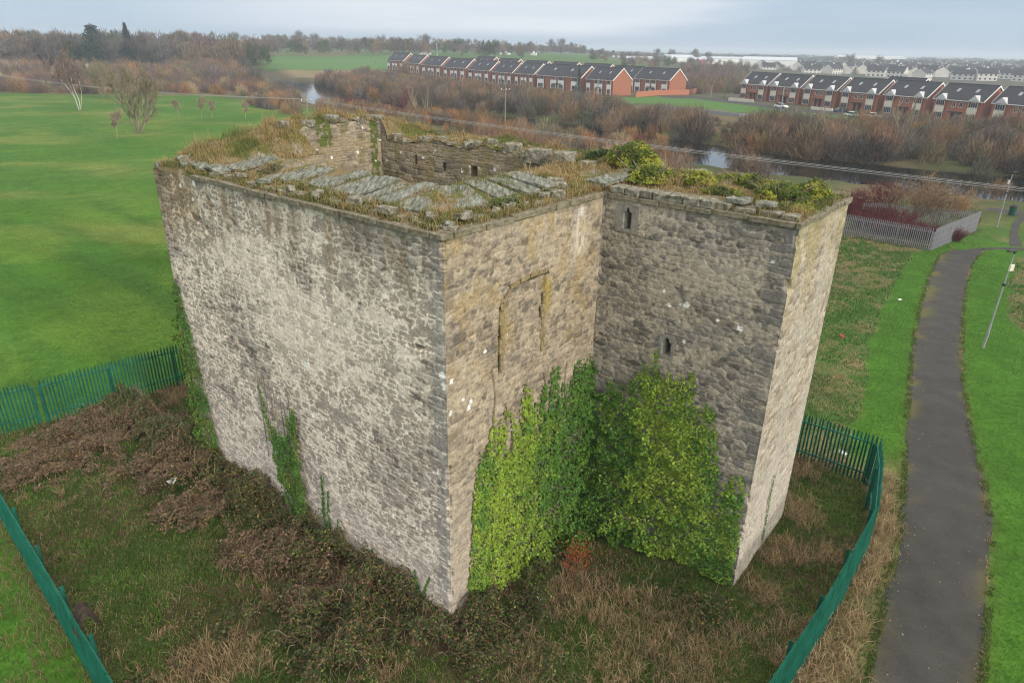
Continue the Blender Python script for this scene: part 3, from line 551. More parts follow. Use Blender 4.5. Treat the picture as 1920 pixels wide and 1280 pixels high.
# stone slabs of the wall walk
def slab(u, v, rot, ln, wd, z, tilt, seed, taper=0.0, th=.10, mat=M_SLAB, nm='roof_slab'):
    bm = bmesh.new(); c_, s_ = math.cos(rot), math.sin(rot); ct, st_ = math.cos(tilt), math.sin(tilt); base = W(u, v, z)
    def pl(p):
        x, y, zz = p.x, p.y * ct - p.z * st_, p.y * st_ + p.z * ct
        a, b_ = x * c_ - y * s_, x * s_ + y * c_
        return Vector((base[0] + EU[0] * a + EV[0] * b_, base[1] + EU[1] * a + EV[1] * b_, base[2] + zz))
    rough_box(bm, pl, (wd, ln, th), seed, cuts=6, amp=.009, taper=taper); return tw(bm_obj(nm, bm, mat))
rs = random.Random(8); u = -11.3; i = 0
while u < -2.9:
    wd = rs.uniform(.50, .68); hi = i % 2
    if not (-9.9 < u < -9.0): slab(u, 1.66 + rs.uniform(-.12, .12), R(rs.uniform(-8, 4)), 1.85 + rs.uniform(-.3, .15), wd * (1.15 if hi else .85), 12.60 + .07 * hi, R(7.5), 10 + i)
    u += wd + (.12 if hi else .24); i += 1
slab(-2.25, 1.8, R(14), 2.0, .95, 12.62, R(8), 40, -.5); slab(-1.75, 2.6, R(58), 1.8, .95, 12.62, R(8), 41, -.4); slab(-1.7, 3.8, R(82), 1.75, .8, 12.66, R(8), 42, -.1)
slab(-1.65, 4.8, R(90), 1.6, .7, 12.66, R(8), 43); slab(-1.7, 5.7, R(94), 1.75, .85, 12.70, R(7), 44); slab(-13.0, .55, R(70), 1.3, .6, 12.62, R(6), 45); slab(-12.1, .5, R(86), 1.0, .5, 12.58, R(8), 46)
slab(-.2, 8.2, R(-20), 1.6, .8, 12.66, R(10), 47, th=.14); slab(-11.0, .55, R(84), .9, .5, 12.55, R(8), 48)
# blocks of the broken parapet
rs = random.Random(12)
def block(u, v, z, size, rot, seed, nm='coping_stone', mat=M_COP, amp=.035):
    bm = bmesh.new(); c_, s_ = math.cos(rot), math.sin(rot); base = W(u, v, z)
    def pl(p):
        a, b_ = p.x * c_ - p.y * s_, p.x * s_ + p.y * c_; return Vector((base[0] + EU[0] * a + EV[0] * b_, base[1] + EU[1] * a + EV[1] * b_, base[2] + p.z))
    rough_box(bm, pl, size, seed, cuts=4, amp=amp); return tw(bm_obj(nm, bm, mat))
u = .22
for i in range(7):
    wd = rs.uniform(.42, .60); block(u + wd / 2, VI + .22, 12.455, (wd - .03, .5, .23), R(rs.uniform(-3, 3)), 60 + i); u += wd
for i, (du, z_, sz) in enumerate([(3.75, 12.44, (.7, .45, .2)), (4.5, 12.42, (.6, .5, .15)), (5.2, 12.42, (.55, .4, .16)), (5.75, 12.41, (.45, .45, .14)), (4.15, 12.62, (.55, .6, .12)), (4.95, 12.62, (.5, .5, .10))]): block(du, VI + .3 + .2 * (i > 3), z_, sz, R(rs.uniform(-10, 10)), 70 + i, mat=M_SLAB if i > 3 else M_COP)
for i in range(40):   # rubble under the slabs along the front and return walls
    sz = (rs.uniform(.18, .5), rs.uniform(.18, .36), rs.uniform(.10, .20)); zz_ = 12.34 + sz[2] * .3 + (.16 if i % 4 == 3 else 0)
    if i < 30: block(-10.6 + 10.4 * i / 29 + rs.uniform(-.2, .2), .42 + rs.uniform(-.16, .22), zz_, sz, R(rs.uniform(-35, 35)), 180 + i, 'rubble_stone', M_SLAB if i % 7 == 0 else M_COP, amp=.05)
    else: block(-.42 + rs.uniform(-.18, .14), .6 + (i - 30) * .46 + rs.uniform(-.1, .1), zz_, sz, R(90 + rs.uniform(-35, 35)), 180 + i, 'rubble_stone', M_SLAB if i % 6 == 0 else M_COP, amp=.05)
for i, (u_, v_, z_, s_) in enumerate([(-14.4, 5.1, 13.55, .42), (-14.35, .2, 12.38, .35), (-13.6, 6.2, 13.65, .3), (-12.7, 6.6, 13.6, .5), (-12.6, 8.3, 13.3, .35), (-12.5, 4.2, 13.3, .35), (-9, 9.2, 12.75, .4), (-7.4, 9.1, 12.72, .45), (-6.2, 9.1, 12.7, .4), (-5.2, 9.05, 12.7, .6), (-3.9, 9.0, 12.7, .8), (-2.7, 8.9, 12.72, .7), (-1.9, 9.2, 12.8, .5), (1.7, 10.4, 12.8, .5), (2.6, 10.9, 12.8, .35), (3.3, 10.6, 12.75, .5), (-1.3, 6.4, 12.8, .45), (-.9, 6.0, 12.72, .5), (-.5, 5.4, 12.58, .4), (-10.2, 9.3, 12.85, .35), (-11.4, 9.0, 12.8, .45), (-10.8, 8.95, 12.8, .3), (-9.6, 8.95, 12.8, .32), (-8.3, 9.0, 12.8, .38), (-6.8, 8.95, 12.8, .3), (-4.5, 9.0, 12.8, .4), (-12.45, 5.3, 13, .4), (-12.5, 7.6, 13, .42), (-12.45, 7.0, 13, .3), (-12.6, 8.9, 13, .5), (-13.2, 5.8, 13, .35), (-13.6, 8.2, 13, .4)]):
    z_ = float(ztop(np.array([u_]), np.array([v_]))[0]) + s_ * .14
    block(u_, v_, z_, (s_ * 1.1, s_ * .8, s_ * .65), R(rs.uniform(0, 90)), 110 + i, 'rubble_stone', M_SLAB if i in (0, 1, 3) else M_COP, amp=.05)
# frame stones of the walled up window
M_OCHRE = stone_mat('lichen_stained_stone', (.14, .11, .06), (.245, .19, .10), (.34, .28, .19), 9.0)
def frame_stone(v, z, size, rot, seed, nm):
    bm = bmesh.new(); base = W(0, v, z); c_, s_ = math.cos(rot), math.sin(rot)
    def pl(p):
        a, b_ = p.x * c_ - p.z * s_, p.x * s_ + p.z * c_; return Vector((base[0] + EV[0] * a + EU[0] * (p.y + .005), base[1] + EV[1] * a + EU[1] * (p.y + .005), base[2] + b_))
    rough_box(bm, pl, size, seed, cuts=4, amp=.02); return tw(bm_obj(nm, bm, M_OCHRE))
for sd, v0 in ((1, 2.24), (2, 4.22)):
    z = 7.95
    for i in range(5): hh_ = rs.uniform(.34, .5) if z < 9.5 else .36; frame_stone(v0 + rs.uniform(-.02, .02), z + hh_ / 2, (.13 + .10 * (i % 2), .06, hh_ - .03), 0, 300 + i + 10 * sd, 'jamb_stone'); z += hh_
for i, (v0, z0_, rt) in enumerate([(2.42, 10.12, .75), (2.78, 10.40, .12), (3.22, 10.47, .05), (3.68, 10.50, .03), (4.10, 10.48, -.05)]): frame_stone(v0, z0_, (.40, .12, .11), rt, 330 + i, 'lintel_stone')
# slit windows
for k_, (a, b_, c_, d_) in enumerate(SL):
    half = .065 if k_ == 0 else .085; mid = (a + b_) / 2 + (.0 if k_ else .02); zt = d_ - .16; zb_ = c_ + .08
    bm = bmesh.new()
    def prism(poly, lo, hi, f):
        lo_ = [bm.verts.new(f(p, lo)) for p in poly]; hi_ = [bm.verts.new(f(p, hi)) for p in poly]; n_ = len(poly)
        bm.faces.new(lo_); bm.faces.new(hi_[::-1])
        for i in range(n_): bm.faces.new((lo_[i], hi_[i], hi_[(i + 1) % n_], lo_[(i + 1) % n_]))
    fz = lambda p, z: Vector(W(p[0], VI + p[1], z)); fy = lambda p, y: Vector(W(p[0], VI + y, p[1]))
    for sgn in (-1, 1):
        x0 = a - .01 if sgn < 0 else b_ + .01; xi = mid + sgn * half
        prism([(x0, -.012), (xi + sgn * .09, -.012), (xi, .10), (xi, .5), (x0, .5)], zb_, zt - .05, fz)
    prism([(a - .01, d_ + .01), (a - .01, zt - .05), (mid - half, zt - .05), (mid - half * .8, zt + .03), (mid, zt + .11), (mid + half * .8, zt + .03), (mid + half, zt - .05), (b_ + .01, zt - .05), (b_ + .01, d_ + .01)], -.012, .5, fy)
    prism([(a - .01, c_ - .01), (b_ + .01, c_ - .01), (b_ + .01, zb_), (a - .01, zb_)], -.012, .5, fy)
    sw = tw(bm_obj('slit_window', bm, M_DRESS)); sw['label'] = ('upper' if k_ == 0 else 'lower') + ' narrow pointed slit window with dressed stone surround'
    bm = bmesh.new(); prism([(a, .52), (b_, .52), (b_, .9), (a, .9)], c_, d_, fz); o = bm_obj('slit_shade_block', bm, M_SLIT_SHADE); o.parent = sw  # solid block whose dark colour stands for shade inside the slit


# ------------------------------------------------------------------ vegetation helpers
def blades(P, h, wd, lean, c0, c1, r):
    n_ = len(P); az = r.uniform(0, 2 * np.pi, n_); wv = np.stack([np.cos(az), np.sin(az), np.zeros(n_)], -1) * wd[:, None]
    la = r.uniform(0, 2 * np.pi, n_); lv = np.stack([np.cos(la), np.sin(la), np.zeros(n_)], -1) * (lean * h)[:, None]; up = np.array([0, 0, 1.0])
    mid = P + up * (h * .6)[:, None] + lv * .35; tip = P + up * (h * np.sqrt(np.clip(1 - (lean * .8) ** 2, .1, 1)))[:, None] + lv
    V = np.stack([P - wv, P + wv, mid - wv * .7, mid + wv * .7, tip], 1).reshape(-1, 3); b = np.arange(n_)[:, None] * 5
    cc = np.stack([c0, c0, (c0 + c1) / 2, (c0 + c1) / 2, c1], 1).reshape(-1, 3)
    return V, [b + np.array([[0, 1, 3, 2]]), b + np.array([[2, 3, 4]])], cc
def leaves(P, N, size, c, r, asp=.75, fold=.22):
    n_ = len(P); t = nrm(np.cross(N, r.normal(size=(n_, 3)))); bt = np.cross(N, t); s = size[:, None]
    V = np.stack([P - t * s * .5, P + bt * s * asp * .5 - N * s * fold, P + t * s * .5 - N * s * fold * .5, P - bt * s * asp * .5 - N * s * fold], 1).reshape(-1, 3)
    b = np.arange(n_)[:, None] * 4; return V, [b + np.array([[0, 1, 2]]), b + np.array([[0, 2, 3]])], np.repeat(c, 4, 0)
def ribbons(A, B, w0, w1, c, r):
    n_ = len(A); d = nrm(B - A); s = nrm(np.cross(d, r.normal(size=(n_, 3))))
    V = np.stack([A - s * w0[:, None], A + s * w0[:, None], B + s * w1[:, None], B - s * w1[:, None]], 1).reshape(-1, 3)
    return V, [np.arange(n_)[:, None] * 4 + np.array([[0, 1, 2, 3]])], np.repeat(c, 4, 0)
def prisms(A, B, w0, w1, c):
    n_ = len(A); d = nrm(B - A); ref = np.where(np.abs(d[:, 2:3]) > .9, [[1., 0, 0]], [[0, 0, 1.]]); s = nrm(np.cross(d, ref)); t = np.cross(d, s); V = []
    for k in range(5):
        a = 2 * math.pi * k / 5; o = s * math.cos(a) + t * math.sin(a); V += [A + o * w0[:, None], B + o * w1[:, None]]
    V = np.stack(V, 1).reshape(-1, 3); b = np.arange(n_)[:, None] * 10
    return V, [b + np.array([[2 * k, (2 * k + 2) % 10, (2 * k + 3) % 10, 2 * k + 1]]) for k in range(5)], np.repeat(c, 10, 0)
def merge(parts):
    V, F, Cc, o = [], [], [], 0
    for v, f, c in parts:
        V.append(v); F += [x + o for x in f]; Cc.append(c); o += len(v)
    return np.concatenate(V), F, np.concatenate(Cc)
def jit(c, n_, r, a=.25, hue=.08):
    c = np.broadcast_to(np.asarray(c, float), (n_, 3)); return np.clip(c * (1 + r.uniform(-a, a, (n_, 1))) * (1 + r.uniform(-hue, hue, (n_, 3))), .004, .9)

def grow(seed, height, stems=1, spread=.5, levels=4, kids=(5, 5, 4), trunk_r=.12, ratio=.55, upb=.25, tw_=.012, lean=.15, start=.3, bark=(.17, .15, .12), twig=(.16, .12, .085), split=.35, base_r=.15, wander=.18, blv=2):
    """a leafless tree or bush: returns (bark geometry, twig geometry)"""
    r = rng(seed); n0 = stems; ang = np.arange(n0) * 2 * np.pi / n0 + r.uniform(0, 1, n0); out = np.stack([np.cos(ang), np.sin(ang), 0 * ang], -1)
    A = out * base_r * (n0 > 1) * r.uniform(.2, 1, (n0, 1)); A[:, 2] = -.15; D = nrm(out * (lean if n0 == 1 else spread) * r.uniform(.5, 1.2, (n0, 1)) + [0, 0, 1.]); L = height * r.uniform(.55, .75, n0) * (1 if levels > 1 else 1.4); Rr = np.full(n0, trunk_r / math.sqrt(n0) * (1.25 if n0 > 1 else 1))
    bark_p, twig_p = [], []
    for lv in range(levels):
        n_ = len(A); nseg = 4 if lv < 2 else 2; pts = [A]; d = D
        for s in range(nseg):
            d = nrm(d + r.normal(size=(n_, 3)) * wander + np.array([0, 0, upb * .25])); pts.append(pts[-1] + d * (L / nseg)[:, None])
        taper = np.linspace(1, .35 if lv < levels - 1 else .3, nseg + 1); last = lv == levels - 1
        for s in range(nseg):
            if Rr.mean() > .02: bark_p.append(prisms(pts[s], pts[s + 1], Rr * taper[s], Rr * taper[s + 1], jit(bark if lv < blv else twig, n_, r, .2)))
            else: twig_p.append(ribbons(pts[s], pts[s + 1], np.maximum(Rr * taper[s], tw_), np.maximum(Rr * taper[s + 1], tw_ * .6), jit(twig, n_, r, .3), r))
        if last: break
        k = kids[min(lv, len(kids) - 1)]; t = r.uniform(start if lv == 0 else .2, 1.0, (n_, k)); t[:, 0] = 1.0; ts = t * nseg; si = np.minimum(ts.astype(int), nseg - 1); fr = ts - si
        PT = np.stack(pts, 1); ar = np.arange(n_)[:, None]; A2 = PT[ar, si] * (1 - fr[..., None]) + PT[ar, si + 1] * fr[..., None]; D2 = nrm(PT[ar, si + 1] - PT[ar, si])
        rad = r.normal(size=(n_, k, 3)); rad = nrm(rad - D2 * (rad * D2).sum(-1, keepdims=True)); sp = r.uniform(.55, 1.25, (n_, k, 1)) * (.95 if lv else spread + .35); sp[:, 0] *= split
        D = nrm(D2 + rad * sp + np.array([0, 0, upb])).reshape(-1, 3); A = A2.reshape(-1, 3); L = (L[:, None] * ratio * r.uniform(.6, 1.2, (n_, k)) * (1.15 - .5 * t)).reshape(-1); Rr = (Rr[:, None] * (.62 - .22 * t)).reshape(-1)
    return (merge(bark_p) if bark_p else None, merge(twig_p) if twig_p else None)
def plant_proto(name, geo, label, cat, group=None, twig_name='crown', bark_name='trunk'):
    t = thing(name, label, cat, group=group)
    if geo[0] is not None: mesh_np(bark_name, geo[0][0], geo[0][1], M_TWIG, t, col=geo[0][2])
    if geo[1] is not None: mesh_np(twig_name, geo[1][0], geo[1][1], M_TWIG, t, col=geo[1][2])
    return t

# ------------------------------------------------------------------ ivy
def ivy_wall(place, normal, along, u0, u1, top, dens, seed, thick, tone, size=(.05, .13), prune=None, ragged=.5, zmin=0.0):
    r = rng(seed); zmax = 8.0; n_ = int((u1 - u0) * zmax * dens); u = r.uniform(u0, u1, n_); z = r.uniform(zmin, zmax, n_)
    tp = top(u) + ragged * (vnoise(u / .17, u * 0, seed) - .5) + ragged * .8 * (vnoise(u / .45, u * 0 + 3, seed) - .5)
    depth = tp - z; pr = sst(0, .9, depth) * .7 + .3 * sst(0, .1, depth); pr *= np.where(depth < 1.6, .35 + .65 * sst(.35, .55, fbm(u / .14, z / 1.1, seed + 4)), 1)
    k = (r.random(n_) < pr) & (depth > 0)
    if prune is not None: k &= prune(u, z, r)
    u, z = u[k], z[k]; n_ = len(u); tk = thick(u, z, top(u)) * (.25 + 1.4 * sst(.2, .8, fbm(u / .4, z / .35, seed + 6))); h = tk * (1 - .45 * r.random(n_) ** 2) + .03
    N = nrm(np.asarray(normal) * .75 + np.array([0, 0, .45]) + r.normal(size=(n_, 3)) * .33)
    P = place(u, z) + np.asarray(normal)[None] * h[:, None]
    c = tone(u, z, r) * (1 + r.uniform(-.45, .45, (n_, 1))); return leaves(P, N, size[0] + (size[1] * 1.25 - size[0]) * r.random(n_) ** 1.6, np.clip(c, .004, .8), r)
Bt = np.array([(0.7, .6), (.9, 3.3), (1.05, 5.0), (1.3, 5.6), (1.7, 6.0), (1.9, 6.9), (2.25, 6.1), (2.5, 6.5), (2.9, 6.6), (3.15, 6.1), (3.43, 7.0), (3.8, 6.5), (4.4, 6.9), (4.83, 7.0), (5.11, 7.2), (5.6, 6.2), (6.1, 6.8), (6.54, 7.0), (7.25, 6.9)])
Ct = np.array([(0, 6.7), (.25, 6.2), (.5, 5.6), (.7, 6.5), (1.2, 6.4), (1.7, 6.6), (2.15, 6.9), (2.45, 7.5), (2.7, 6.9), (3.07, 6.9), (3.4, 7.2), (3.7, 7.3), (3.9, 6.7), (4.1, 6.2), (4.5, 6.1), (4.8, 5.7), (5.0, 4.6), (5.25, 4.0), (5.6, 4.6), (5.8, 4.5), (5.98, 3.6), (6.05, 2.2)])
G_D, G_M, G_Y = np.array([.050, .125, .014]), np.array([.080, .185, .020]), np.array([.255, .345, .034])
def tone_b(u, z, r):
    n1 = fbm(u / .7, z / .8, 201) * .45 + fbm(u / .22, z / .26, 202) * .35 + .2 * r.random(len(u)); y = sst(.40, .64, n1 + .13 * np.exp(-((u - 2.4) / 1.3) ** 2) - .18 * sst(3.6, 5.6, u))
    c = mixc(np.broadcast_to(G_M, (len(u), 3)), G_Y, y * .8); return mixc(c, G_D, sst(3.4, 5.6, u) * (.10 + .5 * sst(.42, .55, 1 - n1)))  # corner shade put into the leaf colour: darker towards the inner corner
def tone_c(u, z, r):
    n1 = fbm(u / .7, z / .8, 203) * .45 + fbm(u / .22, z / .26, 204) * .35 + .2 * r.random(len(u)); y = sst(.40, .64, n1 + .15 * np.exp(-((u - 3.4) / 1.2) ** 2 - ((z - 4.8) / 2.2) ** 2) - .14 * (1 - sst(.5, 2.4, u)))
    c = mixc(np.broadcast_to(G_M, (len(u), 3)), G_Y, y * .85); return mixc(c, G_D, (1 - sst(.3, 2.6, u)) * (.10 + .5 * sst(.42, .55, 1 - n1)))  # same painted corner shade on the wing side of the ivy
th_b = lambda u, z, t: .05 + .42 * sst(0, 5, t - z) * (.35 + .65 * np.exp(-((7.2 - u) / 2.6) ** 2)) + .95 * (1 - sst(0, 1.9, z)) * np.exp(-((7.2 - u) / 2.6) ** 2)
th_c = lambda u, z, t: .05 + .42 * sst(0, 5, t - z) * (.35 + .65 * np.exp(-(u / 2.6) ** 2)) + .95 * (1 - sst(0, 1.9, z)) * np.exp(-(u / 2.6) ** 2)
def prune_b(u, z, r): return ~((np.hypot((u - 2.62) / .13, (z - 5.7) / .75) < 1) | (np.hypot((u - 4.6) / .12, (z - 6.1) / .6) < 1) | (np.hypot((u - 5.35) / .1, (z - 6.4) / .5) < 1))
def prune_c(u, z, r): return ~(np.hypot((u - .42) / .26, (z - 5.75) / .4) < 1)
iv = merge([ivy_wall(lambda u, z: W(0, u, z), N_B, EV, .7, VI, lambda u: np.interp(u, Bt[:, 0], Bt[:, 1]), 620, 31, th_b, tone_b, prune=prune_b),
            ivy_wall(lambda u, z: W(u, VI, z), N_A, EU, 0, 6.03, lambda u: np.interp(u, Ct[:, 0], Ct[:, 1]), 620, 32, th_c, tone_c, prune=prune_c)])
def stems(place, normal, lines, r):
    out = []
    for ln in lines:
        A = np.array([place(a, b_) + np.asarray(normal) * .03 for a, b_ in ln[:-1]]); B = np.array([place(a, b_) + np.asarray(normal) * .03 for a, b_ in ln[1:]])
        out.append(prisms(A, B, np.full(len(A), .016), np.full(len(A), .013), jit((.20, .16, .12), len(A), r)))
    return out
def ivy_thing(label, geo, at, stm=None, grp=None):
    t = thing('ivy', label, 'ivy', tuple(at), group=grp); inv = Matrix.Translation(Vector(t.location)).inverted()
    o = mesh_np('leaves', geo[0], geo[1], M_LEAF, t, col=geo[2]); o.matrix_parent_inverse = inv
    for sg in stm or []: s = mesh_np('stem', sg[0], sg[1], M_TWIG, t, col=sg[2]); s.matrix_parent_inverse = inv
    return t
r9 = rng(9); PA = lambda u, z: W(u, 0, z)
def climb(u0, z0, z1, n_, r, amp=.18):
    z = np.linspace(z0, z1, n_); return [(u0 + amp * (vnoise(zz / .9, u0 * 3.1, 5) - .5) * (zz - z0) / max(z1 - z0, .1) * 2, zz) for zz in z]
ivy_thing('broad mass of green and yellow ivy filling the inner corner of the tower', iv, W(.5, 6.7, 0), stems(lambda u, z: W(0, u, z), N_B, [climb(x, 4.5, zt_, 8, r9) for x, zt_ in [(1.9, 8.2), (2.5, 6.8), (3.4, 7.2), (5.6, 7.0), (4.4, 7.1)]], r9))
def tone_l(u, z, r):
    n1 = fbm(u / .5, z / .7, 211); return mixc(np.broadcast_to(G_M * 1.0, (len(u), 3)), [.15, .19, .03], sst(.45, .7, n1) * .7)
lw = lambda z: np.interp(z, [0, .8, 3, 5.4, 7.3, 8.3], [1.3, 1.0, .85, .55, .4, .15])
lft = ivy_wall(PA, N_A, EU, UL, UL + 1.65, lambda u: np.interp(u - UL, [0, .15, .4, .7, .95, 1.2, 1.45, 1.65], [8.7, 8.5, 7.9, 6.6, 4.9, 2.9, 1.2, .4]), 560, 41, lambda u, z, t: .05 + .22 * sst(0, 4, t - z), tone_l, size=(.06, .11))
lf2 = ivy_wall(lambda v, z: W(UL, v, z), -N_B, EV, 0, 3.2, lambda v: 8.6 - .9 * v, 560, 42, lambda u, z, t: .12 + .62 * sst(0, 3, t - z), tone_l, size=(.06, .11))
ivy_thing('tall column of ivy up the far left corner of the tower', merge([lft, lf2]), W(UL, 0, 0), stems(PA, N_A, [climb(UL + 1.15, 0, 2.9, 7, r9, .1)], r9))
def tri(u, z, r): 
    lft_ = np.interp(z, [.3, 2, 5.2], [-8.1, -8.9, -9.5]); rgt = np.interp(z, [.3, 2, 4.3, 5.6], [-7.0, -7.05, -7.15, -7.35]); d = np.minimum(u - lft_, rgt - u)
    gap = (z > 2.6) & (u > -8.95) & (u < -7.55) & (vnoise(u / .16, z / 1.6, 8) < .62) & ~((np.abs(u + 8.35) < .5) & (z < 3.5 + .3 * vnoise(u / .1, z, 3)) )
    return (d > 0) & (r.random(len(u)) < sst(0, .12, d)) & ~gap
mid = ivy_wall(PA, N_A, EU, -9.6, -6.9, lambda u: np.interp(u, [-9.6, -9.35, -8.9, -8.3, -7.6, -7.3, -6.9], [5.6, 5.2, 3.9, 3.9, 5.0, 5.6, 4.6]), 1000, 43, lambda u, z, t: .04 + .16 * sst(0, 3, t - z), tone_l, prune=tri, size=(.05, .10))
ivy_thing('wedge of ivy low on the middle of the pale front wall', mid, W(-7.8, 0, 0), stems(PA, N_A, [climb(x, 2.2, t_, 8, r9, .06) for x, t_ in [(-9.4, 6.5), (-9.0, 5.8), (-8.7, 5.6), (-8.45, 5.2), (-8.1, 5.4), (-7.9, 5.0), (-7.6, 5.7)]], r9))
def strand(lines, seed):
    r = rng(seed); parts = []
    for ln, wd, dn in lines:
        z = r.uniform(ln[0][1], ln[-1][1], int(dn * (ln[-1][1] - ln[0][1]))); cu = np.interp(z, [p[1] for p in ln], [p[0] for p in ln]); f = (z - ln[0][1]) / (ln[-1][1] - ln[0][1]); u = cu + r.normal(size=len(z)) * wd * (1.2 - f)
        parts.append(leaves(W(u, 0, z) + N_A * (.03 + .05 * r.random(len(z)))[:, None], nrm(N_A + [0, 0, .4] + r.normal(size=(len(z), 3)) * .35), r.uniform(.05, .1, len(z)), jit(G_M * [.8, .9, 1.6], len(z), r, .35), r))
    return merge(parts)
ivy_thing('thin double strand of dark ivy between the wedge of ivy and the front corner', strand([([(-6.15, .2), (-6.2, 1.3), (-6.1, 2.8)], .05, 110), ([(-5.85, .2), (-5.95, 1.2), (-5.8, 2.3)], .04, 100), ([(-5.5, .2), (-5.4, 1.3)], .03, 60)], 51), W(-6, 0, 0), stems(PA, N_A, [[(-6.15, .2), (-6.2, 1.3), (-6.1, 2.8)]], r9))
ivy_thing('small forked sprig of ivy at the foot of the front wall near its corner', strand([([(-1.5, 0), (-1.45, .8), (-1.55, 1.3)], .04, 90), ([(-1.2, .1), (-1.15, .7), (-.9, 1.35)], .035, 90)], 52), W(-1.4, 0, 0), stems(PA, N_A, [[(-1.5, 0), (-1.45, .8), (-1.55, 1.3)], [(-1.2, .1), (-1.15, .7), (-.9, 1.35)]], r9))
r_ = rng(53); z = r_.uniform(.3, 3.2, 170); v = 9.6 + .08 * np.sin(z * 2) + r_.normal(size=170) * .05 * (1.3 - z / 3.4)
ivy_thing('thin strand of ivy on the pale sunlit end wall of the wing', leaves(W(UR, v, z) + N_B * .05, nrm(N_B + [0, 0, .4] + r_.normal(size=(170, 3)) * .3), r_.uniform(.05, .1, 170), jit(G_M, 170, r_, .3), r_), W(UR, 9.6, 0))

# ------------------------------------------------------------------ plants on the wall heads
r = rng(61); n_ = 130000; u = r.uniform(UL, UR, n_); v = r.uniform(0, VB, n_)
def on_top(u, v, m=.03):
    return (u > UL + m) & (u < UR - m) & (v > m) & (v < VB - m) & ~((u > -m) & (v < VI + m)) & ~((u > CU0 - .05) & (u < CU1 + .05) & (v > CV0 - .05) & (v < CV1 + .05) & ~((u < FU1 - .05) & (v < FV1 - .05)))
slabz = (v > .75) & (v < 3.0) & (u < -2.6) & (u > -12) | (u > -2.9) & (u < -.6) & (v > 1) & (v < 6.3)
dens = np.where(slabz, .16 + .5 * (fbm(u / .45, v / .9, 62) > .54), .2 + .9 * sst(.35, .6, fbm(u / .8, v / .8, 63))); dens = np.where((u < -11.5) | (v > 9), np.maximum(dens, .75), dens)
k = on_top(u, v) & (r.random(n_) < dens * .75); u, v = u[k], v[k]; n_ = len(u)
tuft = sst(.4, .75, fbm(u / .45, v / .45, 64)); grn = sst(.5, .68, fbm(u / 1.2, v / 1.2, 65) + .12 * ((v > 8.8) & (u > -9)) * (r.random(n_)))
sh = np.where((v > .75) & (v < 3.0) & (u < -2.6) & (u > -12), .65, 1.0)
hh = (r.uniform(.06, .18, n_) + .28 * tuft * r.random(n_)) * sh * np.where((u < -12) & (v > 1.0), 1.25, np.where(v > 8.8, .7, 1))
rim = np.maximum(sst(1.6, .5, VB - v) if False else 1 - sst(.5, 1.6, VB - v), 1 - sst(.3, 1.3, u - UL)); hh = hh * (1 + .8 * rim * sst(.4, .6, fbm(u / .6, v / .6, 67)))
c0 = mixc(jit((.26, .185, .085), n_, r, .3), jit((.075, .12, .025), n_, r, .3), grn * .85); c1 = mixc(jit((.42, .32, .15), n_, r, .3), jit((.13, .17, .04), n_, r, .3), grn * .8)
ua = r.uniform(UL + .1, -.2, 7000); ub = r.uniform(.3, 6.9, 3500); ue = np.concatenate([ua, -.12 - .8 * r.random(3500)]); ve = np.concatenate([.10 + .8 * r.random(7000), ub]); kk = fbm(ue / .5, ve / .5, 66) > .44; ue, ve = ue[kk], ve[kk]; ne = len(ue)
u, v = np.concatenate([u, ue]), np.concatenate([v, ve]); hh = np.concatenate([hh, r.uniform(.08, .3, ne)]); ge_ = (r.random(ne) < .45)[:, None]; c0 = np.concatenate([c0, np.where(ge_, jit((.075, .12, .025), ne, r), jit((.24, .17, .08), ne, r))]); c1 = np.concatenate([c1, np.where(ge_, jit((.15, .19, .045), ne, r), jit((.42, .31, .15), ne, r))]); n_ = len(u)
g1 = blades(W(u, v, ztop(u, v) - .02), hh, r.uniform(.008, .018, n_), r.uniform(.1, .85, n_), c0, c1, r)
tag(mesh_np('wall_top_grass', g1[0], g1[1], M_BLADE, col=g1[2]), 'straw coloured and green grass tufts growing on the ruined wall heads', 'grass', kind='stuff')
def leafy_bush(name, label, u, v, rx, ry, h, seed, tone0, tone1, n_=1500, size=(.07, .13), cat='shrub', grp=None, stalks=14):
    r = rng(seed); z0 = float(ztop(np.array([u]), np.array([v]))[0]); t = thing(name, label, cat, tuple(W(u, v, z0)), group=grp)
    d = nrm(r.normal(size=(n_, 3))); d[:, 2] = np.abs(d[:, 2]) * .9 - .12; rad = (.55 + .6 * fbm(d[:, 0] * 2.2 + seed, d[:, 1] * 2.2 + d[:, 2] * 2, seed)) * (1 - .38 * r.random(n_) ** 2)
    P = np.stack([d[:, 0] * rx * rad, d[:, 1] * ry * rad, np.maximum(.03, d[:, 2] * h * rad)], -1); gaps = fbm(P[:, 0] / .25 + seed, P[:, 1] / .25 + P[:, 2] * 3, seed + 1) > .36; P = P[gaps]; d = d[gaps]; m_ = len(P)
    N = nrm(d * .6 + [0, 0, .5] + r.normal(size=(m_, 3)) * .5); c = mixc(jit(tone0, m_, r, .3), jit(tone1, m_, r, .25), sst(.35, .65, fbm(P[:, 0] / .3 + 9, P[:, 2] / .3 + P[:, 1], seed + 2)))
    L = leaves(P, N, r.uniform(*size, m_), c, r, asp=.5); mesh_np('leaves', L[0], L[1], M_LEAF, t, col=L[2])
    B = np.stack([r.normal(size=stalks) * rx * .45, r.normal(size=stalks) * ry * .45, r.uniform(.4, .8, stalks) * h], -1); S = prisms(B * [.15, .15, 0] - [0, 0, .05], B, np.full(stalks, .025), np.full(stalks, .01), jit((.22, .18, .13), stalks, r)); mesh_np('stems', S[0], S[1], M_TWIG, t, col=S[2]); t.rotation_euler = (0, 0, TA); return t
Y0, Y1 = (.095, .14, .016), (.32, .33, .035)
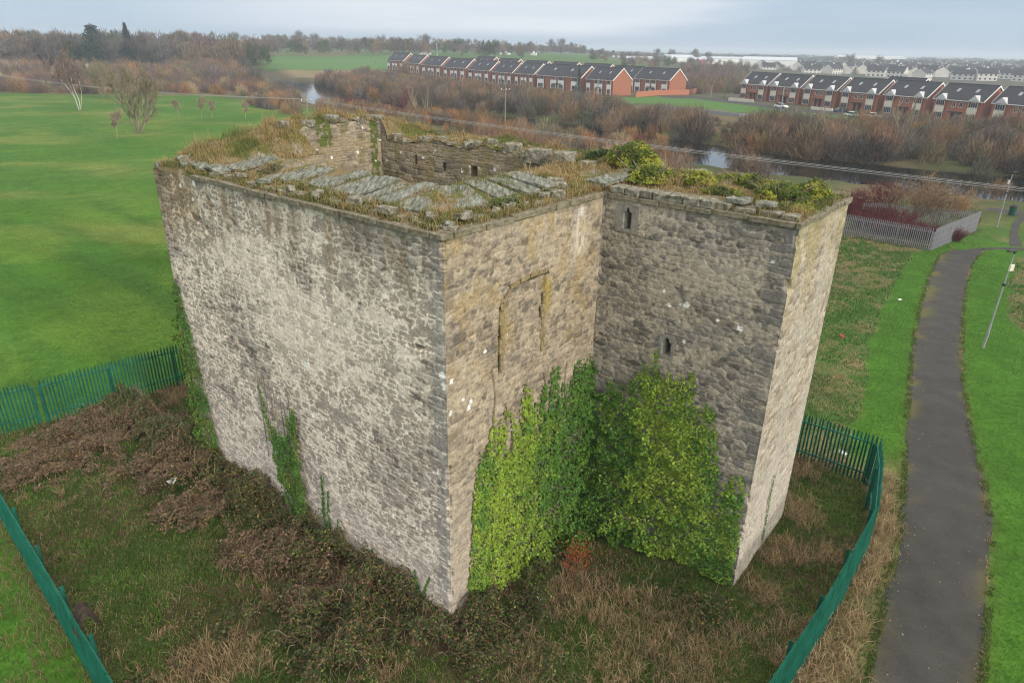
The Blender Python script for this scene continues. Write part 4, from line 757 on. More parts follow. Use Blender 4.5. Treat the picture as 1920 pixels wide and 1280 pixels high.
leafy_bush('wall_shrub', 'large yellow green bush where the wing meets the rear wall head', -.5, 9.9, 1.25, .95, 1.15, 71, Y0, Y1, 3600)
leafy_bush('wall_shrub', 'drooping bush beside the large yellow green bush, hanging towards the coping', .75, 8.75, 1.0, .8, .75, 72, Y0, Y1, 2600)
leafy_bush('wall_shrub', 'dark green bush at the broken end of the inner wall', -1.9, 10.3, .9, .6, .6, 73, (.03, .07, .012), (.08, .14, .02), 1500)
leafy_bush('wall_shrub', 'small round bright bush on the middle of the wing top', 2.45, 8.95, .55, .5, .6, 74, Y0, Y1, 1300)
leafy_bush('wall_shrub', 'thin straggly bush between the round bush and the broad bush on the wing', 3.7, 9.6, .5, .45, .6, 75, Y0, Y1, 700)
leafy_bush('wall_shrub', 'broad yellow green bush near the outer corner of the wing', 4.85, 9.0, .95, .8, .7, 76, Y0, Y1, 2700)
leafy_bush('wall_shrub', 'upright yellow bush at the far edge of the wing top', 5.35, 10.6, .7, .7, .75, 77, Y0, Y1, 1600)
for uu_, vv2, rx_, ry_, h_, sd_, lb_ in ((1.7, 9.9, 1.2, .9, .35, 171, 'low mat of ivy behind the small round bush on the wing'), (3.1, 10.6, 1.4, .8, .4, 172, 'low mat of ivy along the rear of the wing top'), (4.3, 9.9, 1.1, .9, .4, 173, 'low mat of ivy between the thin bush and the broad bush on the wing'), (5.45, 8.9, .55, 1.0, .35, 174, 'low ivy spilling over the outer corner of the wing'), (3.3, 8.5, .9, .45, .25, 175, 'thin ivy creeping behind the coping of the wing')): leafy_bush('wall_shrub', lb_, uu_, vv2, rx_, ry_, h_, sd_, (.07, .10, .014), (.24, .25, .035), 1700, (.06, .11))
leafy_bush('wall_shrub', 'low green plant spilling over the wall head above the walled up window', -.75, 3.3, .5, .8, .3, 78, (.06, .10, .02), (.15, .18, .04), 1300, (.05, .09))
leafy_bush('wall_shrub', 'brownish tuft of weeds at the gap in the row of roof slabs', -9.3, 1.5, .45, .6, .35, 79, (.07, .085, .025), (.17, .15, .06), 800, (.05, .09))

# ------------------------------------------------------------------ ground cover inside the fence
r = rng(81); n_ = 640000; x = r.uniform(-26, 16, n_); y = r.uniform(6, 42, n_); k = in_poly(x, y, FL); x, y = x[k], y[k]
uu, vv_ = UV(np.stack([x, y], -1)); bld = ((uu > UL - .05) & (uu < .05) & (vv_ > -.05) & (vv_ < VB)) | ((uu > -.1) & (uu < UR + .05) & (vv_ > VI - .05) & (vv_ < VB)); hid = ((vv_ > VB) & (uu < UR - 3)) | ((uu < UL - 6) & (vv_ > 14)); k = ~bld & ~hid; x, y, uu, vv_ = x[k], y[k], uu[k], vv_[k]
def blob(lst):
    f = np.zeros(len(x))
    for px, py, rr1, a in lst:
        p = gp(px, py); f = np.maximum(f, a * np.exp(-((x - p[0]) ** 2 + (y - p[1]) ** 2) / rr1 ** 2))
    return f
base_strip = np.exp(-np.maximum(0, -vv_) ** 2 / 1.5 ** 2) * (uu < .6) * (vv_ < .1)
f_dark = np.maximum(base_strip * .95, blob([(650, 1200, 2.6, .9), (760, 1150, 1.8, 1), (900, 1190, 1.6, .9), (520, 980, 1.5, .8), (980, 1160, 1.1, .7), (1330, 1160, 1.2, .75), (560, 1090, 1.8, .6), (1000, 1250, 1.5, .5)]))
f_brown = blob([(150, 830, 2.8, .9), (60, 880, 2.0, .9), (260, 790, 2.2, .85), (340, 880, 1.8, .95), (380, 960, 1.8, .9), (500, 1040, 1.8, .95), (600, 1120, 1.6, .8), (300, 740, 1.5, .5), (230, 760, 2, .6)])
f_straw = blob([(1100, 1130, 1.6, .95), (1000, 1230, 1.5, .7), (1220, 1180, 1.8, .9), (1290, 1260, 2.0, .85), (1150, 1230, 1.6, .8), (1340, 1200, 1.2, .75), (1480, 1180, 1.0, .8), (700, 1260, 1.0, .6), (570, 1090, .9, .75), (640, 1080, .8, .7), (1080, 1080, 1.0, .8), (1450, 1030, 1.0, 1), (1490, 960, 1.2, .9), (1420, 1110, 1.0, .9), (1500, 880, 1.2, .9), (330, 745, 1.2, .9), (420, 1250, 1.7, .9), (480, 1110, 1.2, .75), (1560, 1050, 1.0, .6), (1400, 1200, 1.4, .8), (100, 790, 1.2, .5)])
f_green = np.maximum(.52, blob([(200, 980, 3.2, .95), (300, 1060, 2.8, .9), (430, 1120, 1.8, .9), (160, 1080, 2.2, .8), (1560, 930, 1.5, .9), (1500, 1090, .8, .95), (1440, 1200, .7, .95), (1220, 1270, 1, .7), (350, 1200, 2, .6)]))
nz = lambda s: .75 * (fbm(x / .8, y / .8, s) - .5) + .5 * (vnoise(x / .22, y / .22, s + 7) - .5) + .4 * (fbm(x / 2.2, y / 2.2, s + 3) - .5)
F = np.stack([f_dark + nz(301), f_brown + nz(302), f_straw + nz(303), f_green + nz(304)], 0); ty = F.argmax(0); strength = F.max(0)
# brambles: leaves heaped in mounds, and arching canes
m_ = ty <= 1; xb, yb, tb, st_b = x[m_], y[m_], ty[m_], strength[m_]; rep_ = 3; xb = np.repeat(xb, rep_) + r.normal(size=len(xb) * rep_) * .07; yb = np.repeat(yb, rep_) + r.normal(size=len(tb) * rep_) * .07; tb = np.repeat(tb, rep_); st_b = np.repeat(st_b, rep_); n_ = len(xb)
ub_, vb_ = UV(np.stack([xb, yb], -1)); near = np.exp(-np.maximum(0, -vb_) / 1.0) * ((ub_ < .3) & (vb_ < .3))
hb = (.10 + .75 * sst(.25, .75, fbm(xb / .75, yb / .75, 305))) * np.where(tb == 0, 1.15, .85) * sst(.15, .55, st_b) + .35 * near; zb = hb * (1 - .55 * r.random(n_) ** 1.8)
cl2 = fbm(xb / .28, yb / .28, 307); cb = np.where((tb == 0)[:, None], mixc(jit((.055, .088, .020), n_, r, .45), jit((.17, .20, .040), n_, r, .35), (r.random(n_) < .12 + .3 * sst(.5, .7, cl2)).astype(float)), mixc(jit((.20, .130, .080), n_, r, .5), jit((.075, .09, .024), n_, r, .35), (r.random(n_) < .15 + .35 * sst(.5, .7, cl2)).astype(float)))
cb = mixc(cb, jit((.30, .21, .06), n_, r, .25), (r.random(n_) < .035).astype(float)); cb = mixc(cb, jit((.15, .088, .05), n_, r, .35), ((tb == 0) & (r.random(n_) < .34)).astype(float))
lb = leaves(np.stack([xb, yb, zb], -1), nrm(r.normal(size=(n_, 3)) * .6 + [0, 0, 1]), r.uniform(.05, .115, n_), cb, r)
ncan = 1800; pick = r.integers(0, n_, ncan); pa = np.stack([xb[pick], yb[pick], np.zeros(ncan)], -1); da = r.uniform(0, 2 * np.pi, ncan); ln = r.uniform(.4, 1.1, ncan); dv = np.stack([np.cos(da), np.sin(da), 0 * da], -1) * ln[:, None]; hp = hb[pick] * r.uniform(.9, 1.45, ncan)
segs = []; prev = pa; cc = mixc(jit((.20, .125, .075), ncan, r, .3), jit((.34, .26, .15), ncan, r, .3), (r.random(ncan) < .3).astype(float))
for s in range(1, 5):
    f = s / 4; nx_ = pa + dv * f + np.array([0, 0, 1.0]) * (hp * math.sin(math.pi * min(f * .85, 1)))[:, None]; segs.append(ribbons(prev, nx_, np.full(ncan, .0055), np.full(ncan, .005), cc, r)); prev = nx_
bm_ = merge([lb] + segs); tag(mesh_np('bramble_thicket', bm_[0], bm_[1], M_LEAF, col=bm_[2]), 'dark green and brown brambles sprawling round the foot of the tower', 'brambles', kind='stuff')
# grasses
m_ = ty >= 2; xg, yg, tg_ = x[m_], y[m_], ty[m_]; kk = r.random(len(xg)) < np.where(tg_ == 2, .8, .75); xg, yg, tg_ = xg[kk], yg[kk], tg_[kk]; n_ = len(xg); cl = sst(.35, .7, fbm(xg / .35, yg / .35, 311))
dry = tg_ == 2; hg = np.where(dry, r.uniform(.16, .34, n_) + .40 * cl * r.random(n_), r.uniform(.05, .15, n_) + .12 * cl)
gb = sst(.48, .62, fbm(xg / 1.1, yg / 1.1, 313))[:, None]; pd = (r.random(n_) < .12 + .3 * (fbm(xg / .6, yg / .6, 312) > .54))[:, None]; c0 = np.where(dry[:, None], jit((.22, .16, .085), n_, r, .35), np.where(pd, jit((.2, .16, .08), n_, r, .3), jit((.055, .115, .016), n_, r, .35))); c1 = np.where(dry[:, None], jit((.46, .34, .19), n_, r, .4), np.where(pd, jit((.3, .24, .12), n_, r, .3), jit((.095, .165, .026), n_, r, .35) * (1 + .7 * gb)))
ge = blades(np.stack([xg, yg, 0 * xg], -1), hg, np.where(dry, r.uniform(.006, .013, n_), r.uniform(.009, .018, n_)), r.uniform(.2, 1.0, n_), c0, c1, r)
tag(mesh_np('enclosure_grass', ge[0], ge[1], M_BLADE, col=ge[2]), 'rough green and straw grass growing inside the palisade fence', 'grass', kind='stuff')
# tan grass along the outside of the fence, rough field, mown verges
def scatter(n_, x0, x1, y0, y1, seed):
    r = rng(seed); y = y0 + (y1 - y0) * r.random(n_) ** 1.25; return r.uniform(x0, x1, n_), y, r
x, y, r = scatter(330000, 3, 45, 10, 66, 91); k = ~in_poly(x, y, FL); x, y = x[k], y[k]
pxl = np.interp(y, PLw[:, 1], PLw[:, 0]); pxr = np.interp(y, PRw[:, 1], PRw[:, 0]); kp = ((x < pxl + .16) | (x > pxr - .16)) & (x < 47) & (x > np.interp(y, [10, 20, 30, 66], [4, 9, 8, 24])) & ~in_poly(x, y, [(30, 69), (40, 63.2), (56, 80), (40, 80)]); 
wv_ = .8 * (vnoise(x / 1.5, y / 1.5, 31) - .5)
ml = (x < pxl) & (sst(-2.7, -2.3, x - pxl + wv_) > .5) & (y > 24.5); mr = (x > pxr) & (x - pxr + wv_ + np.interp(y, [0, 24, 34, 44, 60], [-40, -20, -2.5, 0, -.8]) < 3.0); tanm = (x < pxl) & (y < 25.5 + 1.5 * vnoise(x / .8, y / .8, 4))
thin = np.where(ml | mr, .8, np.where(tanm, 1.0, .75)); k = kp & (r.random(len(x)) < thin); x, y, ml, mr, tanm, pxl = x[k], y[k], ml[k], mr[k], tanm[k], pxl[k]; n_ = len(x); mown = ml | mr
n1 = fbm(x / 1.3, y / 1.3, 92); n2 = fbm(x / .35, y / .35, 93); strawy = np.where(tanm, (n1 * .6 + .4 * n2) > .36 + .28 * sst(-.8, 0, x - pxl), (n1 * .6 + n2 * .4) > .56); strawy &= ~mown
hg = np.where(mown, r.uniform(.02, .05, n_), np.where(tanm, np.where(strawy, r.uniform(.2, .45, n_) + .45 * n2, .1 + .1 * n2), r.uniform(.05, .13, n_) + .1 * n2)); sc_ = 1 + .02 * np.maximum(0, y - 20)
c0 = np.where(strawy[:, None], jit((.20, .145, .075), n_, r, .3), np.where(mown[:, None], jit((.046, .115, .013), n_, r, .3), jit((.045, .095, .018), n_, r, .3))); c1 = np.where(strawy[:, None], jit((.56, .41, .24), n_, r, .35), np.where(mown[:, None], jit((.082, .175, .022), n_, r, .3), jit((.095, .16, .032), n_, r, .35)))
ge = blades(np.stack([x, y, 0 * x], -1), hg, r.uniform(.008, .016, n_) * sc_, r.uniform(.2, 1, n_), c0, c1, r)
tag(mesh_np('pathside_grass', ge[0], ge[1], M_BLADE, col=ge[2]), 'mown green verges and dry tufted grass along the footpath', 'grass', kind='stuff')
x, y, r = scatter(70000, -27, -2, 6, 30, 94); k = ~in_poly(x, y, FL) & (y < 30); x, y = x[k], y[k]; d = poly_dist(x, y, FL[-4:] + [FL[0]]); k = d < 2.5; x, y, d = x[k], y[k], d[k]; n_ = len(x); st_ = (fbm(x / .6, y / .6, 95) + .35 * np.exp(-d / .8)) > .62
ge = blades(np.stack([x, y, 0 * x], -1), np.where(st_, .3, .1) * r.uniform(.6, 1.3, n_), r.uniform(.008, .015, n_), r.uniform(.2, 1, n_), np.where(st_[:, None], jit((.16, .12, .06), n_, r), jit((.05, .1, .02), n_, r)), np.where(st_[:, None], jit((.32, .25, .13), n_, r), jit((.09, .17, .03), n_, r)), r)
tag(mesh_np('fence_foot_grass', ge[0], ge[1], M_BLADE, col=ge[2]), 'unmown grass along the outer foot of the near green fence', 'grass', kind='stuff')
# red shrub at the foot of the ivy
p = gp(1080, 1062); g_ = grow(97, 1.0, stems=7, spread=.6, levels=3, kids=(5, 4), trunk_r=.03, tw_=.008, bark=(.3, .08, .04), twig=(.36, .09, .04)); t = plant_proto('red_shrub', (g_[1] if g_[0] is None else merge([g_[0], g_[1]]), None), 'small rust red shrub at the foot of the ivy in the tower corner', 'shrub', bark_name='stems'); t.location = p
rr1 = rng(98); q_ = rr1.normal(size=(260, 3)) * [.3, .3, .22] + [0, 0, .65]; L = leaves(q_, nrm(rr1.normal(size=(260, 3)) + [0, 0, 1]), rr1.uniform(.05, .09, 260), jit((.36, .08, .03), 260, rr1), rr1); mesh_np('leaves', L[0], L[1], M_LEAF, t, col=L[2])

# ------------------------------------------------------------------ fences
def boxes_bm(bm, lst):
    for x0, x1, y0, y1, z0, z1 in lst:
        v = [bm.verts.new(p) for p in ((x0, y0, z0), (x1, y0, z0), (x1, y1, z0), (x0, y1, z0), (x0, y0, z1), (x1, y0, z1), (x1, y1, z1), (x0, y1, z1))]
        for f in ((0, 3, 2, 1), (4, 5, 6, 7), (0, 1, 5, 4), (1, 2, 6, 5), (2, 3, 7, 6), (3, 0, 4, 7)): bm.faces.new([v[i] for i in f])
def boxes(name, lst, mat, parent=None, bevel=0.0):
    bm = bmesh.new(); boxes_bm(bm, lst)
    if bevel: bmesh.ops.bevel(bm, geom=bm.edges[:], offset=bevel, segments=1, affect='EDGES')
    return bm_obj(name, bm, mat, parent)
def pale_mesh(h, wd, mat):
    bm = bmesh.new(); hw = wd / 2; prof = [(-hw, .004), (-hw * .45, -.002), (0, .026), (hw * .45, -.002), (hw, .004), (hw, -.008), (hw * .45, -.014), (0, .014), (-hw * .45, -.014), (-hw, -.008)]; tops = [h - .16, h - .05, h, h - .05, h - .16, h - .16, h - .05, h, h - .05, h - .16]
    lo = [bm.verts.new((x, -y, 0)) for x, y in prof]; hi = [bm.verts.new((x, -y, t)) for (x, y), t in zip(prof, tops)]
    for i in range(10): j = (i + 1) % 10; bm.faces.new((lo[i], lo[j], hi[j], hi[i]))
    bm.faces.new(lo[::-1]); bm.faces.new((hi[0], hi[1], hi[8], hi[9])); bm.faces.new((hi[1], hi[2], hi[7], hi[8])); bm.faces.new((hi[2], hi[3], hi[6], hi[7])); bm.faces.new((hi[3], hi[4], hi[5], hi[6]))
    me = bpy.data.meshes.new('pale'); bm.to_mesh(me); bm.free(); me.materials.append(mat); return me
def fence(label, line, mat, h=2.3, sp=.15, wd=.072, flip=1, seed=1, group='palisade fence sections'):
    line = [np.array(p[:2], float) for p in line]; t = thing('palisade_fence', label, 'fence', (*line[0], 0)); me = pale_mesh(h, wd, mat); rf = random.Random(seed); o0 = np.array([*line[0], 0])
    bmr = [bmesh.new(), bmesh.new()]; n_ = 0; nodes = []
    for a, b_ in zip(line[:-1], line[1:]):
        d = b_ - a; L = np.linalg.norm(d); d /= L; ang = math.atan2(d[1], d[0]) + (0 if flip > 0 else math.pi); nrm_ = np.array([math.sin(ang), -math.cos(ang)])
        s = sp / 2
        while s < L - .02:
            p = a + d * s + nrm_ * .035; o = bpy.data.objects.new('pale', me); C.objects.link(o); o.parent = t; o.location = (p[0] - o0[0], p[1] - o0[1], rf.uniform(-.015, .015)); o.rotation_euler = (rf.uniform(-.008, .008), rf.uniform(-.01, .01), ang); s += sp; n_ += 1
        for k, zr in enumerate((.45, h - .42)):
            q = [a, b_, b_ - nrm_ * .045, a - nrm_ * .045]; vs8 = [bmr[k].verts.new((x[0] - o0[0], x[1] - o0[1], zr + dz)) for dz in (0, .055) for x in q]
            for f in ((3, 2, 1, 0), (4, 5, 6, 7), (0, 1, 5, 4), (1, 2, 6, 5), (2, 3, 7, 6), (3, 0, 4, 7)): bmr[k].faces.new([vs8[i] for i in f])
        m_ = max(1, int(round(L / 2.75)))
        for i in range(m_ + 1):
            if i == 0 and nodes: continue
            nodes.append((a + d * L * i / m_ - nrm_ * .1, ang))
    for b in bmr: bm_obj('rail', b, mat, t)
    for p, ang in nodes:
        pp = boxes('post', [(-.05, .05, -.004, .004, 0, h - .4), (-.006, .006, .006, .09, 0, h - .4), (-.05, .05, .092, .1, 0, h - .4)], mat, t); pp.location = (p[0] - o0[0], p[1] - o0[1], 0); pp.rotation_euler = (0, 0, ang)
    return t
FA, FB = gp(0, 815)[:2], gp(82, 796)[:2]
fence('short green palisade section leaning against the gap at the left edge', [FA + (FA - FB) * 1.2, FB - (FB - FA) * .04], M_GREEN, seed=1)
fence('green palisade fence between the lawn and the left corner of the tower', [FB + np.array([.18, .12]), gp(335, 722)[:2], (-13.6, 35.6)], M_GREEN, seed=2)
fence('green palisade fence running down the left bottom corner with a brown rag on it', [(-20.6, 22.2), (-18.9, 20.65), (-14.9, 16.9), (-9.4, 11.75)], M_GREEN, flip=1, seed=3)
fence('short green palisade section behind the end wall of the wing', [(10.2, 27.7), (12.6, 25.8), (14.95, 23.95)], M_GREEN, flip=-1, seed=4)
fence('bending green palisade fence beside the footpath on the right', [(14.95, 23.9), (14.2, 22.2), (12.8, 19.6), (11.05, 17.45), (9.35, 15.4), (6.3, 12.0)], M_GREEN, flip=-1, seed=5)
S1, S2, S3, S4 = [gp(x, y, 2.1)[:2] for x, y in ((1560, 396), (1755, 428), (1840, 395), (1620, 378))]
fence('front of the grey steel palisade round the red dogwood, beyond the tower', [S1, S2], M_STEEL, h=2.1, sp=.17, wd=.07, seed=6)
fence('side of the grey steel palisade facing the footpath junction', [S2 + (.08, .06), S3], M_STEEL, h=2.1, sp=.17, wd=.07, seed=7)
fence('rear of the grey steel palisade half hidden by red stems', [S3 + (-.1, .05), S4], M_STEEL, h=2.1, sp=.17, wd=.07, flip=-1, seed=8)

# ------------------------------------------------------------------ lamps, bin, poles, litter
def tube_bm(bm, p0, p1, r0, r1, n=10):
    p0, p1 = Vector(p0), Vector(p1); d = (p1 - p0).normalized(); a = d.orthogonal().normalized(); b = d.cross(a)
    lo = [bm.verts.new(p0 + (a * math.cos(2 * math.pi * i / n) + b * math.sin(2 * math.pi * i / n)) * r0) for i in range(n)]; hi = [bm.verts.new(p1 + (a * math.cos(2 * math.pi * i / n) + b * math.sin(2 * math.pi * i / n)) * r1) for i in range(n)]
    for i in range(n): bm.faces.new((lo[i], lo[(i + 1) % n], hi[(i + 1) % n], hi[i]))
    bm.faces.new(lo[::-1]); bm.faces.new(hi)
def tubes(name, lst, mat, parent=None, n=10):
    bm = bmesh.new()
    for a in lst: tube_bm(bm, *a, n=n)
    return bm_obj(name, bm, mat, parent, smooth=False)
def lamp(label, loc, rz, h=6.1, lean=0.0):
    t = thing('street_lamp', label, 'lamp', loc, rz); t.rotation_euler = (0, lean, rz)
    tubes('pole', [((0, 0, -.1), (0, 0, 1.5), .075, .07), ((0, 0, 1.5), (0, 0, h - .1), .05, .038)], M_STEEL, t)
    boxes('door_plate', [(-.04, .04, -.085, -.06, .6, 1.1)], M_STEEL, t); boxes('control_box', [(-.16, .16, -.16, -.05, h - 1.15, h - .75)], M_CREAM, t, .015); boxes('clamp', [(-.07, .07, -.09, .07, h - 2.1, h - 1.95)], M_DARK, t)
    tubes('arm', [((0, 0, h - .15), (0, 0, h), .05, .05), ((-.1, 0, h), (.1, 0, h + .02), .05, .05)], M_DARK, t); boxes('lamp_head', [(-.62, .12, -.12, .12, h + .0, h + .09)], M_DARK, t, .03); return t
g_ = gp(1843, 652); lamp('tall grey street lamp with cream box on the verge by the footpath', tuple(g_), R(20), 6.1, R(1.2))
g_ = gp(1868, 428); lamp('street lamp by the path junction near the green litter bin', tuple(g_), R(200), 5.7)
g_ = gp(1896, 404); t = thing('litter_bin', 'dark green litter bin on the riverside path', 'bin', tuple(g_), R(30)); M_BIN = mat_plain('bin_green', (.01, .06, .05), .5)
bm = bmesh.new(); tube_bm(bm, (0, 0, .05), (0, 0, .95), .33, .36, 12); bm_obj('bin_body', bm, M_BIN, t); bm = bmesh.new(); tube_bm(bm, (0, 0, .95), (0, 0, 1.05), .40, .40, 12); tube_bm(bm, (0, 0, 1.05), (0, 0, 1.25), .38, .12, 12); bm_obj('bin_lid', bm, M_DARK, t)
def power_pole(label, loc, rz, h, arm_z):
    t = thing('power_pole', label, 'pole', loc, rz); tubes('pole', [((0, 0, -.2), (0, 0, h), .16, .11)], M_WOOD, t); boxes('crossarm', [(-1.0, 1.0, -.06, .06, arm_z, arm_z + .14)], M_WOOD, t)
    for x in (-.9, 0.15, .9): tubes('insulator', [((x, 0, arm_z + .14), (x, 0, arm_z + .42), .07, .05)], M_WHITE, t, 8)
    return t
wd_ = nrm(np.array([88., -74.])); ra_ = math.atan2(wd_[1], wd_[0]) + math.pi / 2
pA = gp(574, 186, 8.0)[:2]; pB = pA + wd_ * 175; pC = gp(-60, 128, 8.5)[:2]
power_pole('short wooden power pole rising behind the back left corner of the tower', (*pA, 0), ra_, 9.0, 7.6); power_pole('wooden power pole carrying the wires beyond the right edge', (*pB, 0), ra_, 9.0, 7.6); power_pole('wooden power pole carrying the wires off to the far left', (*pC, 0), ra_, 9.0, 7.6)
g_ = gp(947, 233); power_pole('wooden pole with white insulators among the riverside willows', tuple(g_), R(10), 9.6, 7.4)
off = np.array([math.cos(ra_), math.sin(ra_)]); wn = 0
M_WIRE = mat_plain('aluminium_wire', (.42, .42, .42), .5, .3, 1, .05)
for a, b_, sd in ((pA, pB, 'right'), (pA, pC, 'left')):
    for x, wl in ((-.9, 'near'), (.15, 'middle'), (.9, 'far')):
        s = np.linspace(0, 1, 41); p = a[None] * (1 - s[:, None]) + b_[None] * s[:, None] + off * x; z = 8.0 - 4 * 1.3 * s * (1 - s); P = np.concatenate([p, z[:, None]], 1)
        g_ = prisms(P[:-1], P[1:], np.full(40, .017), np.full(40, .017), jit((.4, .4, .4), 40, rng(1)))
        tag(mesh_np('power_line', g_[0], g_[1], M_WIRE, col=g_[2]), f'{wl} wire of the three running {sd} from the pole behind the tower', 'wire', 'overhead wires')
def scrap(name, label, cat, loc, size, mat, seed, flat=.35):
    r = random.Random(seed); bm = bmesh.new(); bmesh.ops.create_grid(bm, x_segments=7, y_segments=7, size=.5)
    for v in bm.verts:
        k = mnoise.noise(Vector((v.co.x * 3 + seed, v.co.y * 3, 0))); v.co = Vector((v.co.x * size[0] * (1 + .4 * k), v.co.y * size[1] * (1 - .5 * v.co.x), abs(k) * flat + .1 + .2 * v.co.y * v.co.y))
    bmesh.ops.solidify(bm, geom=bm.faces[:], thickness=.008); o = bm_obj(name, bm, mat); o.location = loc; o.rotation_euler = (0, 0, r.uniform(0, 6)); return tag(o, label, cat)
M_PLASTIC = mat_plain('white_plastic', (.8, .8, .8), .5, 0, 1, .03); M_RED = mat_plain('red_plastic', (.55, .05, .06), .5); M_RAG = mat_plain('brown_cloth', (.10, .075, .055), .95, 0, 14, .3)
g_ = gp(328, 924); scrap('plastic_scrap', 'white scrap of plastic lying on the brown brambles left of the tower', 'litter', (g_[0], g_[1], .42), (.34, .28), M_PLASTIC, 3, .3)
g_ = gp(1578, 633); scrap('wrapper', 'red wrapper lying in the rough grass right of the tower', 'litter', tuple(g_), (.45, .18), M_RED, 4, .15)
g_ = gp(1687, 565); scrap('paper_scrap', 'pale paper scrap at the edge of the rough grass by the mown verge', 'litter', tuple(g_), (.3, .2), M_PLASTIC, 5, .1)
g_ = gp(1012, 1140); scrap('paper_scrap', 'pale paper scrap in the straw grass below the ivy', 'litter', (g_[0], g_[1], .25), (.16, .14), M_PLASTIC, 6, .1)
g_ = gp(1577, 858); scrap('bottle_scrap', 'white scrap lying at the foot of the short green fence section', 'litter', (g_[0], g_[1], .12), (.3, .22), M_PLASTIC, 7, .15)
# rag folded over the fence top
bm = bmesh.new(); pr_ = [(-.42, 1.75), (-.30, 2.05), (-.12, 2.30), (.0, 2.36), (.14, 2.28), (.26, 2.0), (.34, 1.85)]; rows = []
for i in range(9):
    s = (i / 8 - .5) * .62; rows.append([bm.verts.new((s + .05 * mnoise.noise(Vector((j, i * .7, 2))), y * .5 + .07 * mnoise.noise(Vector((j * .6, i * .5, 7))), z - abs(s) * .15 + .08 * mnoise.noise(Vector((j * .8, i * .6, 4))))) for j, (y, z) in enumerate(pr_)])
for a, b_ in zip(rows[:-1], rows[1:]):
    for j in range(6): bm.faces.new((a[j], a[j + 1], b_[j + 1], b_[j]))
bmesh.ops.solidify(bm, geom=bm.faces[:], thickness=.03); o = bm_obj('rag', bm, M_RAG, smooth=True); g_ = gp(157, 1142, 2.3); o.location = (g_[0], g_[1], .05 - .30 * 2.3); o.scale = (1.1, 1.5, 1.3); o.rotation_euler = (0, 0, math.atan2(-.68, .73)); tag(o, 'brown rag snagged over the top of the near left green fence', 'cloth')

# ------------------------------------------------------------------ trees, bushes and scrub
def gz(x, y): return float(ground_z(np.array([x]), np.array([y]))[0])
def top_h(px, py, dist):      # height above datum of what is seen at px,py on a thing that stands dist metres away
    d = (px - 960) * _rt - (py - 640) * _up + F_PX * _fw; k = dist / math.hypot(d[0], d[1]); return np.array([d[0] * k, d[1] * k, CAM_H + d[2] * k])
def low_bush(seed, n_=420, wd=.0075, shape=1.0):
    r = rng(seed); q = nrm(r.normal(size=(n_, 3))); q[:, 2] = np.abs(q[:, 2]); rad = r.random(n_) ** .45 * (.75 + .5 * fbm(q[:, 0] * 2 + seed, q[:, 1] * 2 + q[:, 2], seed)); q = q * rad[:, None] * [.5, .5, .85]; d = nrm(q * [1, 1, .6] + [0, 0, .55 * shape] + r.normal(size=(n_, 3)) * .28)
    ln = r.uniform(.08, .20, n_)[:, None]; return ribbons(np.maximum(q - d * ln, [-9, -9, -.05]), q + d * ln, np.full(n_, wd), np.full(n_, wd * .5), np.ones((n_, 3)) * r.uniform(.65, 1.35, (n_, 1)), r)
LOW = [low_bush(400 + i) for i in range(8)]
def round_tree(seed, n_=1000, base=.30, wx=.36, col=(.15, .13, .115), wd=.0042):
    r = rng(seed); cen = nrm(r.normal(size=(26, 3))) * r.random((26, 1)) ** .4 * [wx * .85, wx * .85, (1 - base) * .42] + [0, 0, base + (1 - base) * .5]; k = r.integers(0, 26, n_)
    q = cen[k] + nrm(r.normal(size=(n_, 3))) * (r.random((n_, 1)) ** .5) * [.13, .13, .12]; d = nrm(q - [0, 0, base * .8] + r.normal(size=(n_, 3)) * .18); ln = r.uniform(.03, .075, n_)[:, None]; q[:, 2] = np.minimum(q[:, 2], .97)
    tw = ribbons(q - d * ln, q + d * ln, np.full(n_, wd), np.full(n_, wd * .5), jit(col, n_, r, .3), r)
    A = np.concatenate([[[0, 0, -.03], [0, 0, base * .6]], np.repeat([[0, 0, base * .6]], 26, 0)]); B = np.concatenate([[[0, 0, base * .6], [0, 0, base * 1.5]], cen]); w0 = np.concatenate([[.02, .016], np.full(26, .008)]); w1 = np.concatenate([[.016, .008], np.full(26, .003)])
    return (prisms(A, B, w0, w1, jit((.13, .12, .105), 28, r)), tw)
BRUSH = {'brown': (.215, .145, .092), 'orange': (.30, .17, .078), 'red': (.15, .055, .05), 'grey': (.155, .13, .11), 'olive': (.19, .16, .085), 'purple': (.16, .11, .105), 'green': (.06, .095, .035), 'tan': (.34, .26, .15), 'dark': (.095, .08, .066)}
def thicket(name, label, pts, cat='thicket'):
    parts = []; r = rng(77)
    for (x, y, w_, h, c) in pts:
        V, F, cc = LOW[r.integers(0, 8)]; a = r.uniform(0, 6.28); ca, sa = math.cos(a), math.sin(a); v = V @ np.array([[ca, sa, 0], [-sa, ca, 0], [0, 0, 1]]); v = v * [w_, w_, h] + [x, y, gz(x, y)]
        parts.append((v, F, cc * np.clip(np.array(BRUSH[c]) * r.uniform(.75, 1.25) * r.uniform(.92, 1.08, 3), .01, .9)))
    g = merge(parts); return tag(mesh_np(name, g[0], g[1], M_TWIG, col=g[2]), label, cat, kind='stuff')
rvx, rvy = np.array(RIVER).T
HL0, HL1 = np.array([-66., 430.]), np.array([37., 278.])
r = rng(501); pts = []
def choose(r, names, w): return names[r.choice(len(names), p=np.array(w) / sum(w))]
def hull_ok(x, y, lst, m):
    return all(abs(x - a) > m or abs(y - b) > m for a, b in lst)
EST = [gp(1190, 192)[:2], gp(1260, 178)[:2], gp(1385, 188)[:2], gp(1480, 206)[:2], gp(1700, 231)[:2], gp(1500, 224)[:2], gp(1390, 216)[:2], gp(1250, 203)[:2]]
